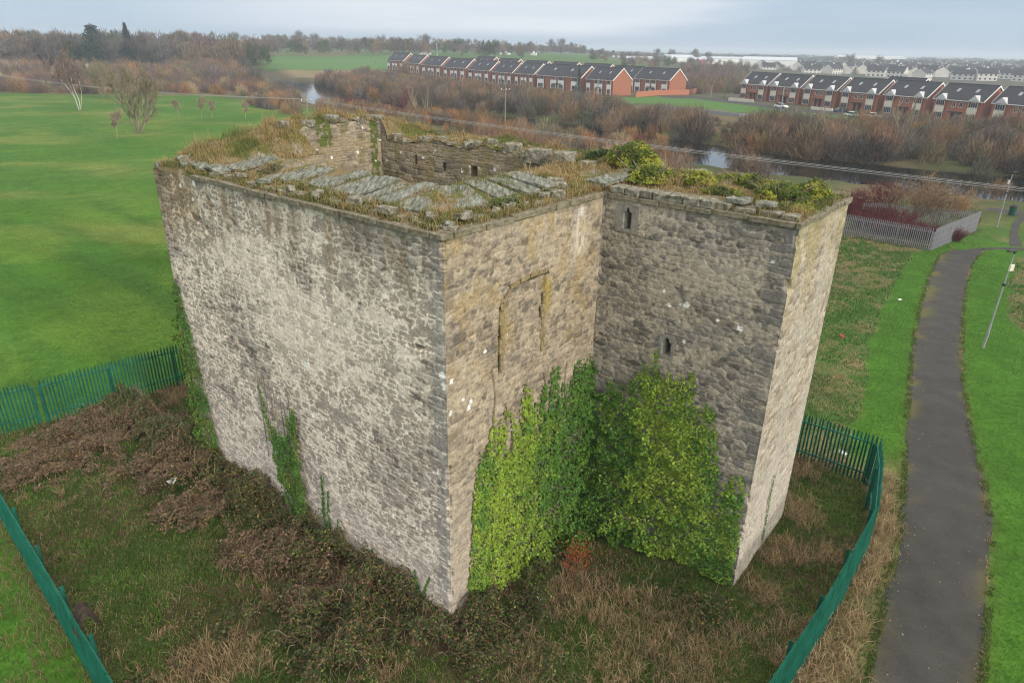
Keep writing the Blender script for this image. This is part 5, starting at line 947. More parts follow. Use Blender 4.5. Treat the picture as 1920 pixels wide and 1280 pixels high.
# far bank
for _ in range(7200):
    x, y = r.uniform(-90, 150), r.uniform(75, 420); d = float(poly_dist(np.array([x]), np.array([y]), RIVER)[0]); yr = float(np.interp(x, rvx, rvy))
    if y < yr or d < 10.5 or d > 88: continue
    if x < 40:
        t_ = (np.array([x, y]) - HL0) @ nrm(HL1 - HL0); dn = (np.array([x, y]) - HL0) @ np.array([-.83, -.558])
        if dn < 24: continue
    elif x > 45 and (x - 89) * .917 + (y - 260) * .40 > -17: continue
    if in_poly(np.array([x]), np.array([y]), EST)[0]: continue
    if x > 34 and y > 185 and x < 90: continue
    if r.random() > (1.0 if d < 26 else .6): continue
    f = fbm(np.array([x / 22]), np.array([y / 22]), 61)[0]
    c = choose(r, ['brown', 'grey', 'dark', 'olive', 'orange', 'red', 'green'], [4.5, 3, 2.0, 1.8, .9 if f > .5 else .3, .12, .4]) if x > 0 else choose(r, ['brown', 'dark', 'grey', 'orange', 'red', 'olive'], [4, 2.4, 3, .9, .25, .8])
    h = r.uniform(2.6, 5.2) * (1.25 if d < 24 else 1)
    if .262 < x / y < .316 and d < 60: h *= .3
    pts.append((x, y, h * r.uniform(.8, 1.25), h, c))
# near bank
for _ in range(3800):
    x, y = r.uniform(-75, 60), r.uniform(85, 300); d = float(poly_dist(np.array([x]), np.array([y]), RIVER)[0]); yr = float(np.interp(x, rvx, rvy)); q = x / y
    if y > yr or d < 11.5 or d > (34 if x < 25 else 20): continue
    if .262 < q < .318 or (-.300 < q < -.276): continue
    if x > 36: continue
    if -52 < x < -8 and d > 22 and r.random() < .7: continue
    c = choose(r, ['brown', 'orange', 'grey', 'olive', 'red', 'tan'], [4, 2.0, 2, 1.2, .4, .6]); h = r.uniform(2.0, 4.4); pts.append((x, y, h * r.uniform(.8, 1.2), h, c))
for _ in range(260):
    a, b_ = r.uniform(1275, 1395), r.uniform(140, 176); p = gp(a, b_); h = r.uniform(3, 7); pts.append((p[0], p[1], h * .9, h, choose(r, ['brown', 'grey', 'purple', 'olive'], [4, 3, 1.5, 1])))
for _ in range(220):
    a, b_ = r.uniform(1100, 1910), r.uniform(116, 140); p = gp(a, b_); h = r.uniform(3, 8); pts.append((p[0], p[1], h * 1.0, h, choose(r, ['brown', 'grey', 'purple', 'green'], [4, 3, 1, 1.2])))
thicket('riverside_thicket', 'tangled leafless willow and dogwood scrub crowding both river banks', pts)
# scrub behind the lawn on the left
pts = []
for _ in range(5200):
    x, y = r.uniform(-330, -62), r.uniform(165, 560); lb_ = float(np.interp(x, [-330, -260, -130, -105, -75, -62], [208, 220, 238, 246, 232, 226]))
    if y < lb_ or float(poly_dist(np.array([x]), np.array([y]), RIVER)[0]) < 12 or x / y > -.22: continue
    if (.20 < -x / y < .30 and y < 330 and r.random() < .8) or (y > 330 and x > -.36 * y) or y > 520: continue
    if r.random() > (.95 if y < lb_ + 30 else .6): continue
    f = fbm(np.array([x / 50]), np.array([y / 50]), 62)[0]
    c = choose(r, ['brown', 'purple', 'grey', 'dark', 'orange', 'olive', 'tan'], [4, 4 if f > .48 else 1, 2, 2.2 if y < lb_ + 40 else .6, 1.4, 1, .8]); h = r.uniform(2.5, 5.0) * (1.0 if y < lb_ + 60 else 1.5); pts.append((x, y, h * r.uniform(.9, 1.5), h, c))
thicket('heath_scrub', 'brown and purple leafless scrub stretching beyond the lawn', pts)
# far woods that read as one band
pts = []
for _ in range(1500):
    a = r.uniform(-.80, .75); dist = r.uniform(560, 1000) if a > -.33 else r.uniform(440, 560); x, y = dist * math.sin(a), dist * math.cos(a)
    if a > .02 and dist < 820: continue
    if a > .30 and r.random() < .6: continue
    h = r.uniform(7, 15) * (1.25 if a < -.33 else 1) * (1 if a < .1 else .62); pts.append((x, y, h * r.uniform(.8, 1.3), h, choose(r, ['grey', 'brown', 'green', 'dark', 'purple'], [4, 2, 1.6, 2, 1])))
LOW = [tuple(x for x in (lambda g: (g[1][0], g[1][1], g[1][2] / .13))(round_tree(440 + i, 420, .06, .42, (.13, .13, .13), .009))) for i in range(8)]
thicket('far_woodland', 'hazy line of woodland along the horizon', pts, 'woodland')
pts = []
for _ in range(700):
    a = r.uniform(-.2, .75); dist = r.uniform(1100, 2600); x, y = dist * math.sin(a), dist * math.cos(a); h = r.uniform(6, 12); pts.append((x, y, h * r.uniform(2.5, 5), h, choose(r, ['grey', 'green', 'dark'], [3, 2, 2])))
thicket('distant_hedgerows', 'pale hedgerows and copses fading into the haze', pts, 'hedgerows')

# ------------------------------------------------------------------ single trees and bushes
def place_tree(proto, p, h, rz, label, lean=(0, 0)):
    o = dup(proto, (p[0], p[1], p[2] if len(p) > 2 else gz(p[0], p[1])), rz, label, scale=(h, h, h)) if proto.get('used') else proto
    if not proto.get('used'):
        proto.location = (p[0], p[1], p[2] if len(p) > 2 else gz(p[0], p[1])); proto.rotation_euler = (0, 0, rz); proto.scale = (h, h, h); proto['label'] = label; proto['used'] = 1
    o.rotation_euler = (lean[0], lean[1], rz); return o
def unit(geo):      # scale to unit height
    mx = max(g[0][:, 2].max() for g in geo if g is not None); return tuple(None if g is None else (g[0] / mx, g[1], g[2]) for g in geo)
def proto(name, seed, cat, group=None, bark=(.17, .15, .12), twig=(.2, .155, .11), **k):
    g = unit(grow(seed, 10.0, bark=bark, twig=twig, **k)); return plant_proto(name, g, None, cat, group)
G_L = 'trees standing on the lawn'
T_BIRCH = proto('birch_tree', 601, 'tree', G_L, bark=(.48, .44, .39), twig=(.21, .15, .125), stems=4, spread=.22, levels=5, kids=(16, 8, 6, 3), trunk_r=.115, tw_=.034, upb=.22, start=.40, ratio=.40, split=.2, blv=1)
g_ = gp(150, 208); place_tree(T_BIRCH, g_[:2], 15.0, 2.2, 'tall white stemmed birch with forked trunk on the lawn', (0, R(5)))
T_MULTI = proto('bare_tree', 602, 'tree', G_L, bark=(.20, .18, .12), twig=(.22, .185, .11), stems=5, spread=.28, levels=5, kids=(12, 8, 6, 3), trunk_r=.24, tw_=.022, upb=.26, start=.18, ratio=.44, wander=.14)
g_ = gp(261, 251); place_tree(T_MULTI, g_[:2], 13.0, 0.4, 'tall olive brown multi stemmed tree nearest the tower on the lawn', (0, R(6)))
g_ = gp(229, 191); place_tree(T_MULTI, g_[:2], 11.5, 2.5, 'smaller multi stemmed bare tree halfway between the birch and the thorny row', (0, R(5)))
g_ = gp(196, 181); place_tree(T_MULTI, g_[:2], 12.0, 4.0, 'bare tree with dark base against the scrub right of the birch', (0, R(5)))
T_SMALL = proto('small_tree', 603, 'tree', G_L, bark=(.34, .29, .22), twig=(.30, .24, .165), stems=1, spread=.5, levels=5, kids=(14, 9, 6, 3), trunk_r=.13, tw_=.055, upb=.15, start=.36, ratio=.52)
g_ = gp(220, 262); place_tree(T_SMALL, g_[:2], 5.6, 0.3, 'little round headed bare tree in front of the tall multi stemmed tree', (0, R(4)))
for (px, py, h, lb) in ((338, 223, 4.4, 'young bare tree with pale stem, first of three small trees left of the wall head'), (378, 223, 5.2, 'bushy young tree in the middle of the three small lawn trees'), (397, 223, 4.4, 'slim young tree right of the bushy one on the lawn'), (460, 226, 4.3, 'faint young tree just above the grassy tower top on the left')):
    g_ = gp(px, py); place_tree(T_SMALL, g_[:2], h, px * .7, lb, (0, R(3)))
T_WILLOW = proto('willow_bush', 611, 'bush', 'willow bushes by the river', bark=(.20, .14, .09), twig=(.24, .165, .10), stems=11, spread=.55, levels=4, kids=(9, 7, 5), trunk_r=.20, tw_=.024, upb=.3, start=.15, ratio=.55, base_r=.5)
T_ORANGE = proto('osier_bush', 612, 'bush', 'osier bushes by the river', bark=(.26, .17, .08), twig=(.33, .19, .085), stems=26, spread=.5, levels=3, kids=(9, 8), trunk_r=.16, tw_=.024, upb=.35, start=.1, ratio=.6, base_r=.6)
T_RED = proto('dogwood_bush', 613, 'bush', 'red dogwood bushes', bark=(.10, .034, .034), twig=(.125, .038, .038), stems=110, spread=.5, levels=2, kids=(12,), trunk_r=.30, tw_=.045, upb=.4, start=.1, ratio=.5, base_r=3.2)
T_THORN = proto('thorn_bush', 614, 'bush', 'dark thorn bushes by the river', bark=(.12, .10, .085), twig=(.115, .095, .08), stems=6, spread=.65, levels=5, kids=(8, 7, 5, 3), trunk_r=.24, tw_=.028, upb=.1, start=.1, ratio=.55, base_r=.4)
T_POPLAR = proto('alder_tree', 615, 'tree', 'slender trees by the river', bark=(.27, .24, .16), twig=(.24, .195, .12), stems=4, spread=.16, levels=4, kids=(9, 5, 4), trunk_r=.22, tw_=.02, upb=.55, start=.3, ratio=.34, base_r=.5)
def bush(P, px, py, h, label, rz=None, wide=1.0):
    g_ = gp(px, py); o = place_tree(P, g_[:2], h, px * .37 if rz is None else rz, label); o.scale = (h * wide, h * wide, h); return o
bush(T_WILLOW, 1712, 420, 5.6, 'big brown willow spreading above the grey steel palisade', wide=1.25); bush(T_WILLOW, 1752, 418, 4.4, 'second brown willow at the corner of the grey steel palisade', wide=1.1); bush(T_ORANGE, 1790, 408, 2.8, 'orange stemmed bush at the path end of the grey steel palisade', wide=1.3)
for px, py, h, lb in ((1600, 410, 2.3, 'dark red dogwood nearest the tower inside the steel palisade'), (1640, 415, 2.4, 'dark red dogwood behind the front of the steel palisade, second from the tower'), (1680, 428, 2.2, 'dark red dogwood under the big brown willow'), (1625, 388, 2.4, 'dark red dogwood beyond the rear of the steel palisade'), (1662, 378, 2.6, 'tall red dogwood beside the steel palisade rear under the willow')): bush(T_RED, px, py, h, lb, wide=1.3)
for px, py, h, lb in ((1615, 424, 1.9, 'dark red dogwood pressed behind the left end of the steel palisade front'), (1655, 436, 1.8, 'dark red dogwood pressed behind the middle of the steel palisade front'), (1700, 443, 1.8, 'dark red dogwood pressed behind the right part of the steel palisade front'), (1735, 446, 1.7, 'dark red dogwood in the corner of the steel palisade'), (1585, 398, 2.6, 'dark red dogwood just right of the far wall corner')): bush(T_RED, px, py, h, lb, wide=1.25)
bush(T_RED, 1788, 452, 1.5, 'low red dogwood outside the steel palisade at the path bend', wide=1.1); bush(T_RED, 1815, 428, 1.4, 'low red dogwood along the outer side of the steel palisade')
bush(T_WILLOW, 1866, 372, 2.8, 'small olive willow by the water left of the far lamp')
bush(T_RED, 665, 192, 3.0, 'long red dogwood by the river behind the tower, left of the red pair', wide=2.2); bush(T_RED, 722, 212, 3.2, 'bright red dogwood on the near bank behind the tower top', wide=1.2); bush(T_RED, 738, 206, 2.8, 'red dogwood touching the bright red one on the near bank')
bush(T_ORANGE, 700, 185, 5.5, 'rounded orange osier between the river bend and the houses', wide=.9); bush(T_ORANGE, 780, 186, 3.2, 'pale tan osier clump on the far bank by the slender trees', wide=.9); bush(T_ORANGE, 650, 160, 6, 'large tawny osier beside the path to the houses')
bush(T_POPLAR, 792, 222, 8.5, 'slender many stemmed tree rising from the near bank behind the rear wall')
bush(T_WILLOW, 1010, 200, 6.0, 'broad brown willow right of the wooden pole with insulators', wide=1.1); bush(T_WILLOW, 885, 185, 7.0, 'tall brown willow below the second house of the front row'); bush(T_WILLOW, 760, 150, 9, 'brown willow in front of the first red brick gables')
bush(T_ORANGE, 1180, 262, 5.0, 'rusty willow above the yellow bush on the wing', wide=1.1); bush(T_ORANGE, 1240, 275, 4.6, 'rusty willow left of the patch of bright water', wide=1.1); bush(T_WILLOW, 1140, 245, 5.4, 'brown willow left of the rusty willows', wide=1.1)
bush(T_THORN, 1440, 262, 6.5, 'dark thorn bush on the far bank right of the bright water', wide=1.0); bush(T_THORN, 1500, 268, 6.2, 'dark thorn bush below the first right hand houses'); bush(T_THORN, 530, 175, 5.6, 'dark thorn bush left of the bright river bend', wide=.9); bush(T_THORN, 352, 150, 7.5, 'dark thorn clump beyond the lawn by the pale stones', wide=1.1); bush(T_THORN, 430, 155, 7, 'wide dark thorn at the end of the lawn scrub', wide=1.3)
bush(T_WILLOW, 1625, 270, 6.2, 'brown willow on the far bank below the middle houses on the right'); bush(T_WILLOW, 1765, 290, 7.0, 'tall brown willow standing before the right hand houses', wide=.9); bush(T_THORN, 1860, 300, 6.5, 'dark thorn at the right edge on the far bank'); bush(T_POPLAR, 1555, 262, 7.0, 'pale stemmed leaning tree on the far bank under the right hand houses'); bush(T_POPLAR, 1690, 258, 8.5, 'slender bare tree before the gap between the right hand houses'); bush(T_WILLOW, 1905, 262, 6.5, 'brown willow hiding the last house on the right')
# ivy clad tree and conifers
def conifer(name, seed, label, P, h, wide, c=(.03, .055, .03), tiers=16, shape=lambda t: 1 - t, n_=60):
    r = rng(seed); t = thing(name, label, 'tree', tuple(P), group=None); S = prisms(np.array([[0, 0, -.2]]), np.array([[0, 0, h * .95]]), np.array([.03 * h]), np.array([.006 * h]), jit((.12, .09, .07), 1, r)); mesh_np('trunk', S[0], S[1], M_TWIG, t, col=S[2]); A, N, sz = [], [], []
    for i in range(tiers):
        f = (i + .5) / tiers; w_ = wide * h * max(.04, shape(f)) * r.uniform(.75, 1.2); a = r.uniform(0, 2 * np.pi, n_); q = np.sqrt(r.random(n_)); A.append(np.stack([np.cos(a) * q * w_, np.sin(a) * q * w_, h * (.12 + .88 * f) - q * w_ * .25 + r.normal(size=n_) * h * .012], -1)); N.append(nrm(np.stack([np.cos(a) * .5, np.sin(a) * .5, np.ones(n_)], -1) + r.normal(size=(n_, 3)) * .5)); sz.append(np.full(n_, h * .055) * r.uniform(.6, 1.3, n_))
    A, N, sz = np.concatenate(A), np.concatenate(N), np.concatenate(sz); L = leaves(A, N, sz, jit(c, len(A), r, .4), r, asp=.5); mesh_np('crown', L[0], L[1], M_LEAF, t, col=L[2]); return t
conifer('ivy_clad_tree', 701, 'dark green ivy clad tree by the river left of the yellow bush', gp(1092, 262), 6.4, .42, (.055, .075, .028), 16, lambda t: .5 + .6 * math.sin(math.pi * min(1, t * 1.05)) * .8)
conifer('conifer', 702, 'dark narrow conifer in a garden before the front row of brick houses', gp(1084, 176), 9.5, .22, (.05, .07, .04))
conifer('garden_shrub', 703, 'yellow green shrub at the left end of the right hand houses', (*gp(1358, 186)[:2], 0), 4.5, .55, (.12, .14, .04), 10, lambda t: .5 + .5 * math.sin(3 * t))
conifer('garden_shrub', 704, 'green garden shrub by the open lawn below the end brick house', gp(1148, 200), 3.0, .6, (.03, .075, .02), 8, lambda t: .9 - .4 * t)
def far_pt(px, dist):
    d = (px - 960) * _rt + 0 * _up + F_PX * _fw; k = dist / math.hypot(d[0], d[1]); return d[0] * k, d[1] * k
def far_conifer(name, seed, label, px, ytop, dist, wide, c, shape, sink=2.0, **k):
    p = top_h(px, ytop, dist); g0 = gz(p[0], p[1]) - .3; return conifer(name, seed, label, (p[0], p[1], g0), p[2] - g0, wide, c, shape=shape, **k)
far_conifer('cedar_tree', 711, 'large dark layered cedar standing above the left woodland', 168, 45, 430, .30, (.03, .05, .04), lambda t: .35 + .75 * math.sin(math.pi * min(1, t * .9 + .1)) * (1 if int(t * 9) % 2 else .6), tiers=22, n_=90)
far_conifer('conifer', 712, 'tall pointed conifer right of the layered cedar', 232, 43, 440, .30, (.035, .055, .045), lambda t: (1 - t) ** .8, tiers=22, n_=80)
T_FAR = plant_proto('woodland_tree', round_tree(721), None, 'tree', 'bare trees of the far tree line'); T_FAR2 = plant_proto('woodland_tree', round_tree(722, 900, .22, .30, (.135, .125, .115)), None, 'tree', 'bare trees of the far tree line')
rf = random.Random(33)
for i, (px, yt) in enumerate([(8, 62), (30, 60), (52, 63), (72, 57), (95, 55), (118, 51), (136, 62), (198, 58), (212, 66), (250, 62), (268, 56), (295, 68), (318, 66), (338, 54), (358, 60), (372, 58), (398, 68), (436, 58), (455, 61), (478, 70), (502, 60), (524, 63), (543, 72), (560, 56), (588, 61), (604, 70), (622, 66), (646, 68), (664, 72), (684, 71), (714, 61), (738, 66), (756, 70), (772, 69), (794, 62), (818, 74), (842, 76), (1034, 72), (1052, 70), (1072, 78), (1096, 84), (1130, 88), (1232, 90), (1262, 89), (1306, 90), (1330, 96), (1596, 97), (1652, 101)]):
    dist = rf.uniform(430, 470) if px < 300 else rf.uniform(690, 760) if px < 1000 else rf.uniform(900, 1000); p = top_h(px, yt, dist); g0 = gz(p[0], p[1]) - .3; hh_ = p[2] - g0
    o = place_tree(T_FAR if rf.random() < .6 else T_FAR2, (p[0], p[1], g0), hh_, rf.uniform(0, 6), 'bare rounded tree in the hazy tree line on the horizon'); w_ = rf.uniform(.85, 1.25) * (1.2 if px < 300 else 1); o.scale = (hh_ * w_, hh_ * w_, hh_)
for o in (T_FAR, T_FAR2): o['label'] = 'bare rounded tree in the hazy tree line on the horizon'
for i, (px, yt) in enumerate([(836, 73), (852, 74), (868, 73), (884, 76), (900, 77), (918, 79), (934, 77), (952, 80), (972, 82), (1000, 82), (1016, 84), (360, 77), (380, 76), (438, 73)]):
    o = far_conifer('dark_conifer', 730 + i, 'dark evergreen in the hazy belt along the horizon', px, yt, 800 + 9 * (i % 5), .34, (.045, .065, .045), lambda t: .9 - .75 * t * t, tiers=9, n_=50); o['group'] = 'evergreens of the far tree belt'

# ------------------------------------------------------------------ houses
def prism_x(bm, poly, x0, x1):
    lo = [bm.verts.new((x0, y, z)) for y, z in poly]; hi = [bm.verts.new((x1, y, z)) for y, z in poly]; n_ = len(poly); bm.faces.new(lo); bm.faces.new(hi[::-1])
    for i in range(n_): bm.faces.new((lo[i], hi[i], hi[(i + 1) % n_], lo[(i + 1) % n_]))
def prism_y(bm, poly, y0, y1):
    lo = [bm.verts.new((x, y0, z)) for x, z in poly]; hi = [bm.verts.new((x, y1, z)) for x, z in poly]; n_ = len(poly); bm.faces.new(lo); bm.faces.new(hi[::-1])
    for i in range(n_): bm.faces.new((lo[i], hi[i], hi[(i + 1) % n_], lo[(i + 1) % n_]))
def window(t, x0, x1, z0, z1, yf, n_=3):
    fr = boxes('window', [(x0, x1, yf - .06, yf, z0, z1)], M_WHITE, t); w_ = (x1 - x0 - .1) / n_; boxes('pane', [(x0 + .08 + i * w_, x0 + .02 + (i + 1) * w_, yf - .075, yf - .058, z0 + .08, z1 - .08) for i in range(n_)], M_GLASS, fr)
def brick_house(L, D, eave, ridge, label, group, gablets, bays, name='brick_house'):
    t = thing(name, label, 'house', group=group)
    bm = bmesh.new(); prism_x(bm, [(0, -.3), (D, -.3), (D, eave), (D / 2, ridge - .12), (0, eave)], 0, L); bm_obj('wall', bm, M_BRICK, t)
    sl_ = (ridge - eave) / (D / 2); ov = .38
    bm = bmesh.new(); prism_x(bm, [(-ov, eave - ov * sl_), (D / 2, ridge), (D + ov, eave - ov * sl_), (D + ov, eave - ov * sl_ + .16), (D / 2, ridge + .17), (-ov, eave - ov * sl_ + .16)], -.22, L + .22); rf_ = bm_obj('roof', bm, M_SLATE, t)
    boxes('ridge_tiles', [(-.2, L + .2, D / 2 - .12, D / 2 + .12, ridge + .12, ridge + .24)], M_SLATE, rf_)
    for x0, x1 in ((-.30, -.225), (L + .225, L + .30)):
        bm = bmesh.new(); prism_x(bm, [(-ov, eave - ov * sl_ - .22), (D / 2, ridge - .20), (D + ov, eave - ov * sl_ - .22), (D + ov, eave - ov * sl_ + .18), (D / 2, ridge + .20), (-ov, eave - ov * sl_ + .18)], x0, x1); bm_obj('bargeboard', bm, M_WHITE, t)
    boxes('gutter', [(-.1, L + .1, -ov - .1, -ov, eave - ov * sl_ - .12, eave - ov * sl_ + .06)], M_WHITE, t)
    for xs in (L * .3, L * .68):
        bm = bmesh.new(); y0, y1 = D * .22, D * .22 + .95; f = lambda y: eave + y * sl_ + .19; prism_x(bm, [(y0, f(y0)), (y1, f(y1)), (y1, f(y1) + .08), (y0, f(y0) + .08)], xs, xs + .8); bm_obj('skylight', bm, M_SKYL, rf_)
    for x0, x1 in bays:
        boxes('bay', [(x0, x1, -.55, .0, -.2, eave - .28)], M_BRICK, t); boxes('bay_panel', [(x0 - .03, x1 + .03, -.60, -.553, 2.25, 3.75)] if gablets else [(x0 - .25, x1 + .25, -.60, -.553, 2.2, 3.75), (x0 - .25, x0 + .08, -.60, -.553, .0, 2.2), (x1 - .08, x1 + .25, -.60, -.553, .0, 2.2)], M_CREAM if gablets else M_WHITE, t)
        window(t, x0 + .1, x1 - .1, 3.85, eave - .42, -.552, 4); window(t, x0 + .1, x1 - .1, .55, 2.15, -.552, 4)
        if gablets:
            xm = (x0 + x1) / 2; bm = bmesh.new(); prism_y(bm, [(x0 - .25, eave - .26), (x1 + .25, eave - .26), (xm, eave + 1.25)], -.72, 1.2); bm_obj('gablet', bm, M_GABLET, t)
    xm = L / 2; boxes('canopy', [(xm - 1.9, xm + 1.9, -1.0, -.02, 2.35, 2.55)], M_SLATE, t)
    for s in (-1, 1): boxes('door', [(xm + s * .9 - .45, xm + s * .9 + .45, -.05, -.005, 0, 2.1)], M_DARK, t)
    window(t, xm - 1.5, xm - .5, 3.6, 4.9, -.004, 2); window(t, xm + .5, xm + 1.5, 3.6, 4.9, -.004, 2); return t
dR = nrm(np.array([33., -76.])); aR = math.atan2(dR[1], dR[0]); ordn = ['nearest the open green', 'second from the open green', 'third from the open green', 'third from the right edge', 'second from the right edge', 'broadest in view near the right edge', 'cut off by the right edge']
hR = brick_house(14.0, 9.0, 5.7, 9.3, 'house', 'brick house pairs with white gablets beyond the river', True, [(1.0, 3.7), (10.3, 13.0)])
R0 = np.array([89.5, 260.5])
for i in range(7):
    e_ = R0 + dR * 15.4 * i * (1 + .006 * i); p = e_ - dR * 14.0; lb = f'brick house pair with white gablets, {ordn[i]}'
    if i == 0: hR.location = (p[0], p[1], 0); hR.rotation_euler = (0, 0, aR); hR['label'] = lb
    else: dup(hR, (p[0], p[1], .0), aR, lb)
for k, (i0, off_) in enumerate([(2.5, 26), (5.6, 25)]):
    e_ = R0 + dR * 15.4 * i0 + np.array([-dR[1], dR[0]]) * off_; dup(hR, (e_[0] - dR[0] * 14, e_[1] - dR[1] * 14, 0), aR, ['brick house pair peeping over the roofs of the middle right hand houses', 'brick house pair behind the broadest right hand house'][k])
dC = nrm(HL1 - HL0); aC = math.atan2(dC[1], dC[0])
def on_row(px, z=5.6, py=None):     # where the row line is seen at photo column px
    best = min((abs((lambda q: 960 + F_PX * (q @ _rt) / (q @ _fw))(np.array([*(HL0 + dC * s), z - CAM_H])) - px), s) for s in np.linspace(-40, 230, 1351)); return best[1]
hC = brick_house(20.0, 9.5, 5.6, 9.6, 'house', 'brick terrace blocks of the front row beyond the river', False, [(1.0, 3.6), (7.2, 9.4), (10.6, 12.8), (16.4, 19.0)])
ends = [(727, 758), (762, 788), (792, 828), (832, 875), (879, 920), (924, 962), (966, 1003), (1007, 1093), (1100, 1152)]
nm = ['at the far left end of the front row', 'second from the far left end of the front row', 'third from the far left end of the front row', 'fourth from the far left end, half behind tawny bushes', 'in the middle of the front row, above the slender trees', 'just left of the wooden pole', 'just right of the wooden pole', 'long block behind the narrow garden conifer', 'end block with bare orange gable facing the open green']
for i, (a, b_) in enumerate(ends):
    s0, s1 = on_row(a), on_row(b_); p = HL0 + dC * s0; sc_ = max(.5, (s1 - s0) / 20.6); lb = 'brick terrace block, ' + nm[i]
    if i == 0: hC.location = (p[0], p[1], gz(*p)); hC.rotation_euler = (0, 0, aC); hC.scale = (sc_, 1, 1); hC['label'] = lb
    else: dup(hC, (p[0], p[1], gz(*p)), aC, lb, (sc_, 1, 1))
perp = np.array([-dC[1], dC[0]])
for i, (s0, ln, off_) in enumerate([(40, 20, 30), (64, 20, 30), (88, 20, 31), (112, 20, 31), (136, 20, 31), (159, 19, 30), (178, 21, 29)]):
    p = HL0 + dC * (s0 - 14) + perp * off_; o = dup(hC, (p[0], p[1], gz(*p)), aC, 'brick terrace block of the second row, ' + ['farthest left roof', 'second roof from the left', 'third roof from the left', 'fourth roof from the left', 'fifth roof from the left', 'sixth roof from the left', 'end block with orange gable and walled garden'][i], (ln / 20.6, 1, 1)); o['group'] = 'brick terrace blocks of the second row'
M_BW = mat_plain('garden_brick', (.40, .16, .09), .9, 0, 3, .2)
def low_wall(name, label, line, h, th, mat, z0=0):
    bm = bmesh.new()
    for a, b_ in zip(line[:-1], line[1:]):
        a, b_ = np.array(a[:2]), np.array(b_[:2]); d = nrm(b_ - a); n_ = np.array([-d[1], d[0]]) * th / 2; q = [a + n_, b_ + n_, b_ - n_, a - n_]; v = [bm.verts.new((x[0], x[1], z)) for z in (z0 - .2, z0 + h) for x in q]
        for f in ((3, 2, 1, 0), (4, 5, 6, 7), (0, 1, 5, 4), (1, 2, 6, 5), (2, 3, 7, 6), (3, 0, 4, 7)): bm.faces.new([v[i] for i in f])
    o = bm_obj(name, bm, mat); return tag(o, label, 'wall')
low_wall('garden_wall', 'orange brick garden wall between the two end gables', [gp(1192, 182), gp(1235, 178), gp(1292, 177)], 1.8, .3, M_BW)
low_wall('garden_wall', 'short orange brick wall right of the end gable by the green', [gp(1294, 176), gp(1312, 174)], 1.8, .3, M_BW)
low_wall('garden_wall', 'pale rendered garden wall before the first right hand house', [gp(1366, 189), gp(1412, 193)], 1.1, .3, M_CREAM)
low_wall('garden_wall', 'pale garden wall before the third right hand house', [gp(1520, 206), gp(1560, 210)], 1.0, .3, M_CREAM)
low_wall('retaining_wall', 'grey riverside wall below the open green', [gp(1245, 205), gp(1300, 210), gp(1385, 220), gp(1440, 222)], 1.0, .4, mat_plain('grey_concrete', (.26, .26, .27), .9))
er = [gp(1238, 182)[:2], gp(1300, 184)[:2], gp(1380, 196)[:2], gp(1480, 209)[:2], gp(1640, 225)[:2], gp(1800, 250)[:2]]; el = [gp(1240, 178)[:2], gp(1302, 179)[:2], gp(1384, 190)[:2], gp(1486, 203)[:2], gp(1650, 219)[:2], gp(1812, 243)[:2]]
tag(strip('estate_road', el, er, .03, path_col, M_PATH, rag=.05, seed=9), 'grey estate road in front of the right hand brick houses', 'road', kind='structure')

def car(label, loc, rz, mat):
    t = thing('parked_car', label, 'car', loc, rz, 'cars parked by the right hand houses')
    bm = bmesh.new(); prism_y(bm, [(-2.1, .3), (2.1, .3), (2.15, .72), (1.25, .92), (-1.9, .98), (-2.12, .75)], -.86, .86); bmesh.ops.bevel(bm, geom=bm.edges[:], offset=.06, segments=2, affect='EDGES'); bm_obj('body', bm, mat, t)
    bm = bmesh.new(); prism_y(bm, [(1.05, .9), (.45, 1.42), (-1.2, 1.45), (-1.8, .95)], -.72, .72); bmesh.ops.bevel(bm, geom=bm.edges[:], offset=.05, segments=2, affect='EDGES'); cb_ = bm_obj('cabin', bm, M_GLASS, t); boxes('car_roof', [(-1.15, .4, -.66, .66, 1.44, 1.48)], mat, cb_)
    for x in (-1.3, 1.35):
        for y in (-.84, .84): tubes('wheel', [((x, y - .1, .32), (x, y + .1, .32), .33, .33)], M_DARK, t, 12)
    return t
M_CB = mat_plain('dark_blue_paint', (.02, .03, .06), .25, 0, 1, .03, .5)
c1 = car('white car parked before the second right hand house', tuple(gp(1464, 203)), aR + .2, M_WHITE); car('dark blue car parked between the third and fourth right hand houses', tuple(gp(1577, 212)), aR + 1.4, M_CB); car('white car parked at the kerb in front of the dark blue car', tuple(gp(1597, 220)), aR, M_WHITE); car('white car parked on the kerb before the fourth right hand house', tuple(gp(1636, 222)), aR + .1, M_WHITE)

# far estate: pale gabled houses over the roofs on the right
M_PALE = mat_plain('pale_render', (.60, .57, .52), .85, 0, .4, .1); M_TILE = mat_plain('grey_tiles', (.042, .042, .046), .85, 0, .6, .2)
def pale_house(L, D, eave, ridge):
    t = thing('pale_house', None, 'house', group='pale houses of the far estate'); bm = bmesh.new(); prism_x(bm, [(0, -.3), (D, -.3), (D, eave), (D / 2, ridge - .1), (0, eave)], 0, L); wl = bm_obj('wall', bm, M_PALE, t)
    bm = bmesh.new(); s_ = (ridge - eave) / (D / 2); prism_x(bm, [(-.3, eave - .3 * s_), (D / 2, ridge), (D + .3, eave - .3 * s_), (D + .3, eave - .3 * s_ + .15), (D / 2, ridge + .16), (-.3, eave - .3 * s_ + .15)], -.15, L + .15); bm_obj('roof', bm, M_TILE, t)
    boxes('chimney', [(L * .5 - .5, L * .5 + .5, D / 2 - .3, D / 2 + .3, ridge - .3, ridge + 1.1)], M_PALE, t)
    for x in (.15, .4, .65, .88):
        for z in (.9, 3.5): boxes('window', [(L * x - .6, L * x + .6, -.03, -.004, z, z + 1.2)], M_GLASS, t)
    return t
hp = pale_house(12, 8.5, 5.2, 8.6); first = True; rp = random.Random(71)
spots_ = []
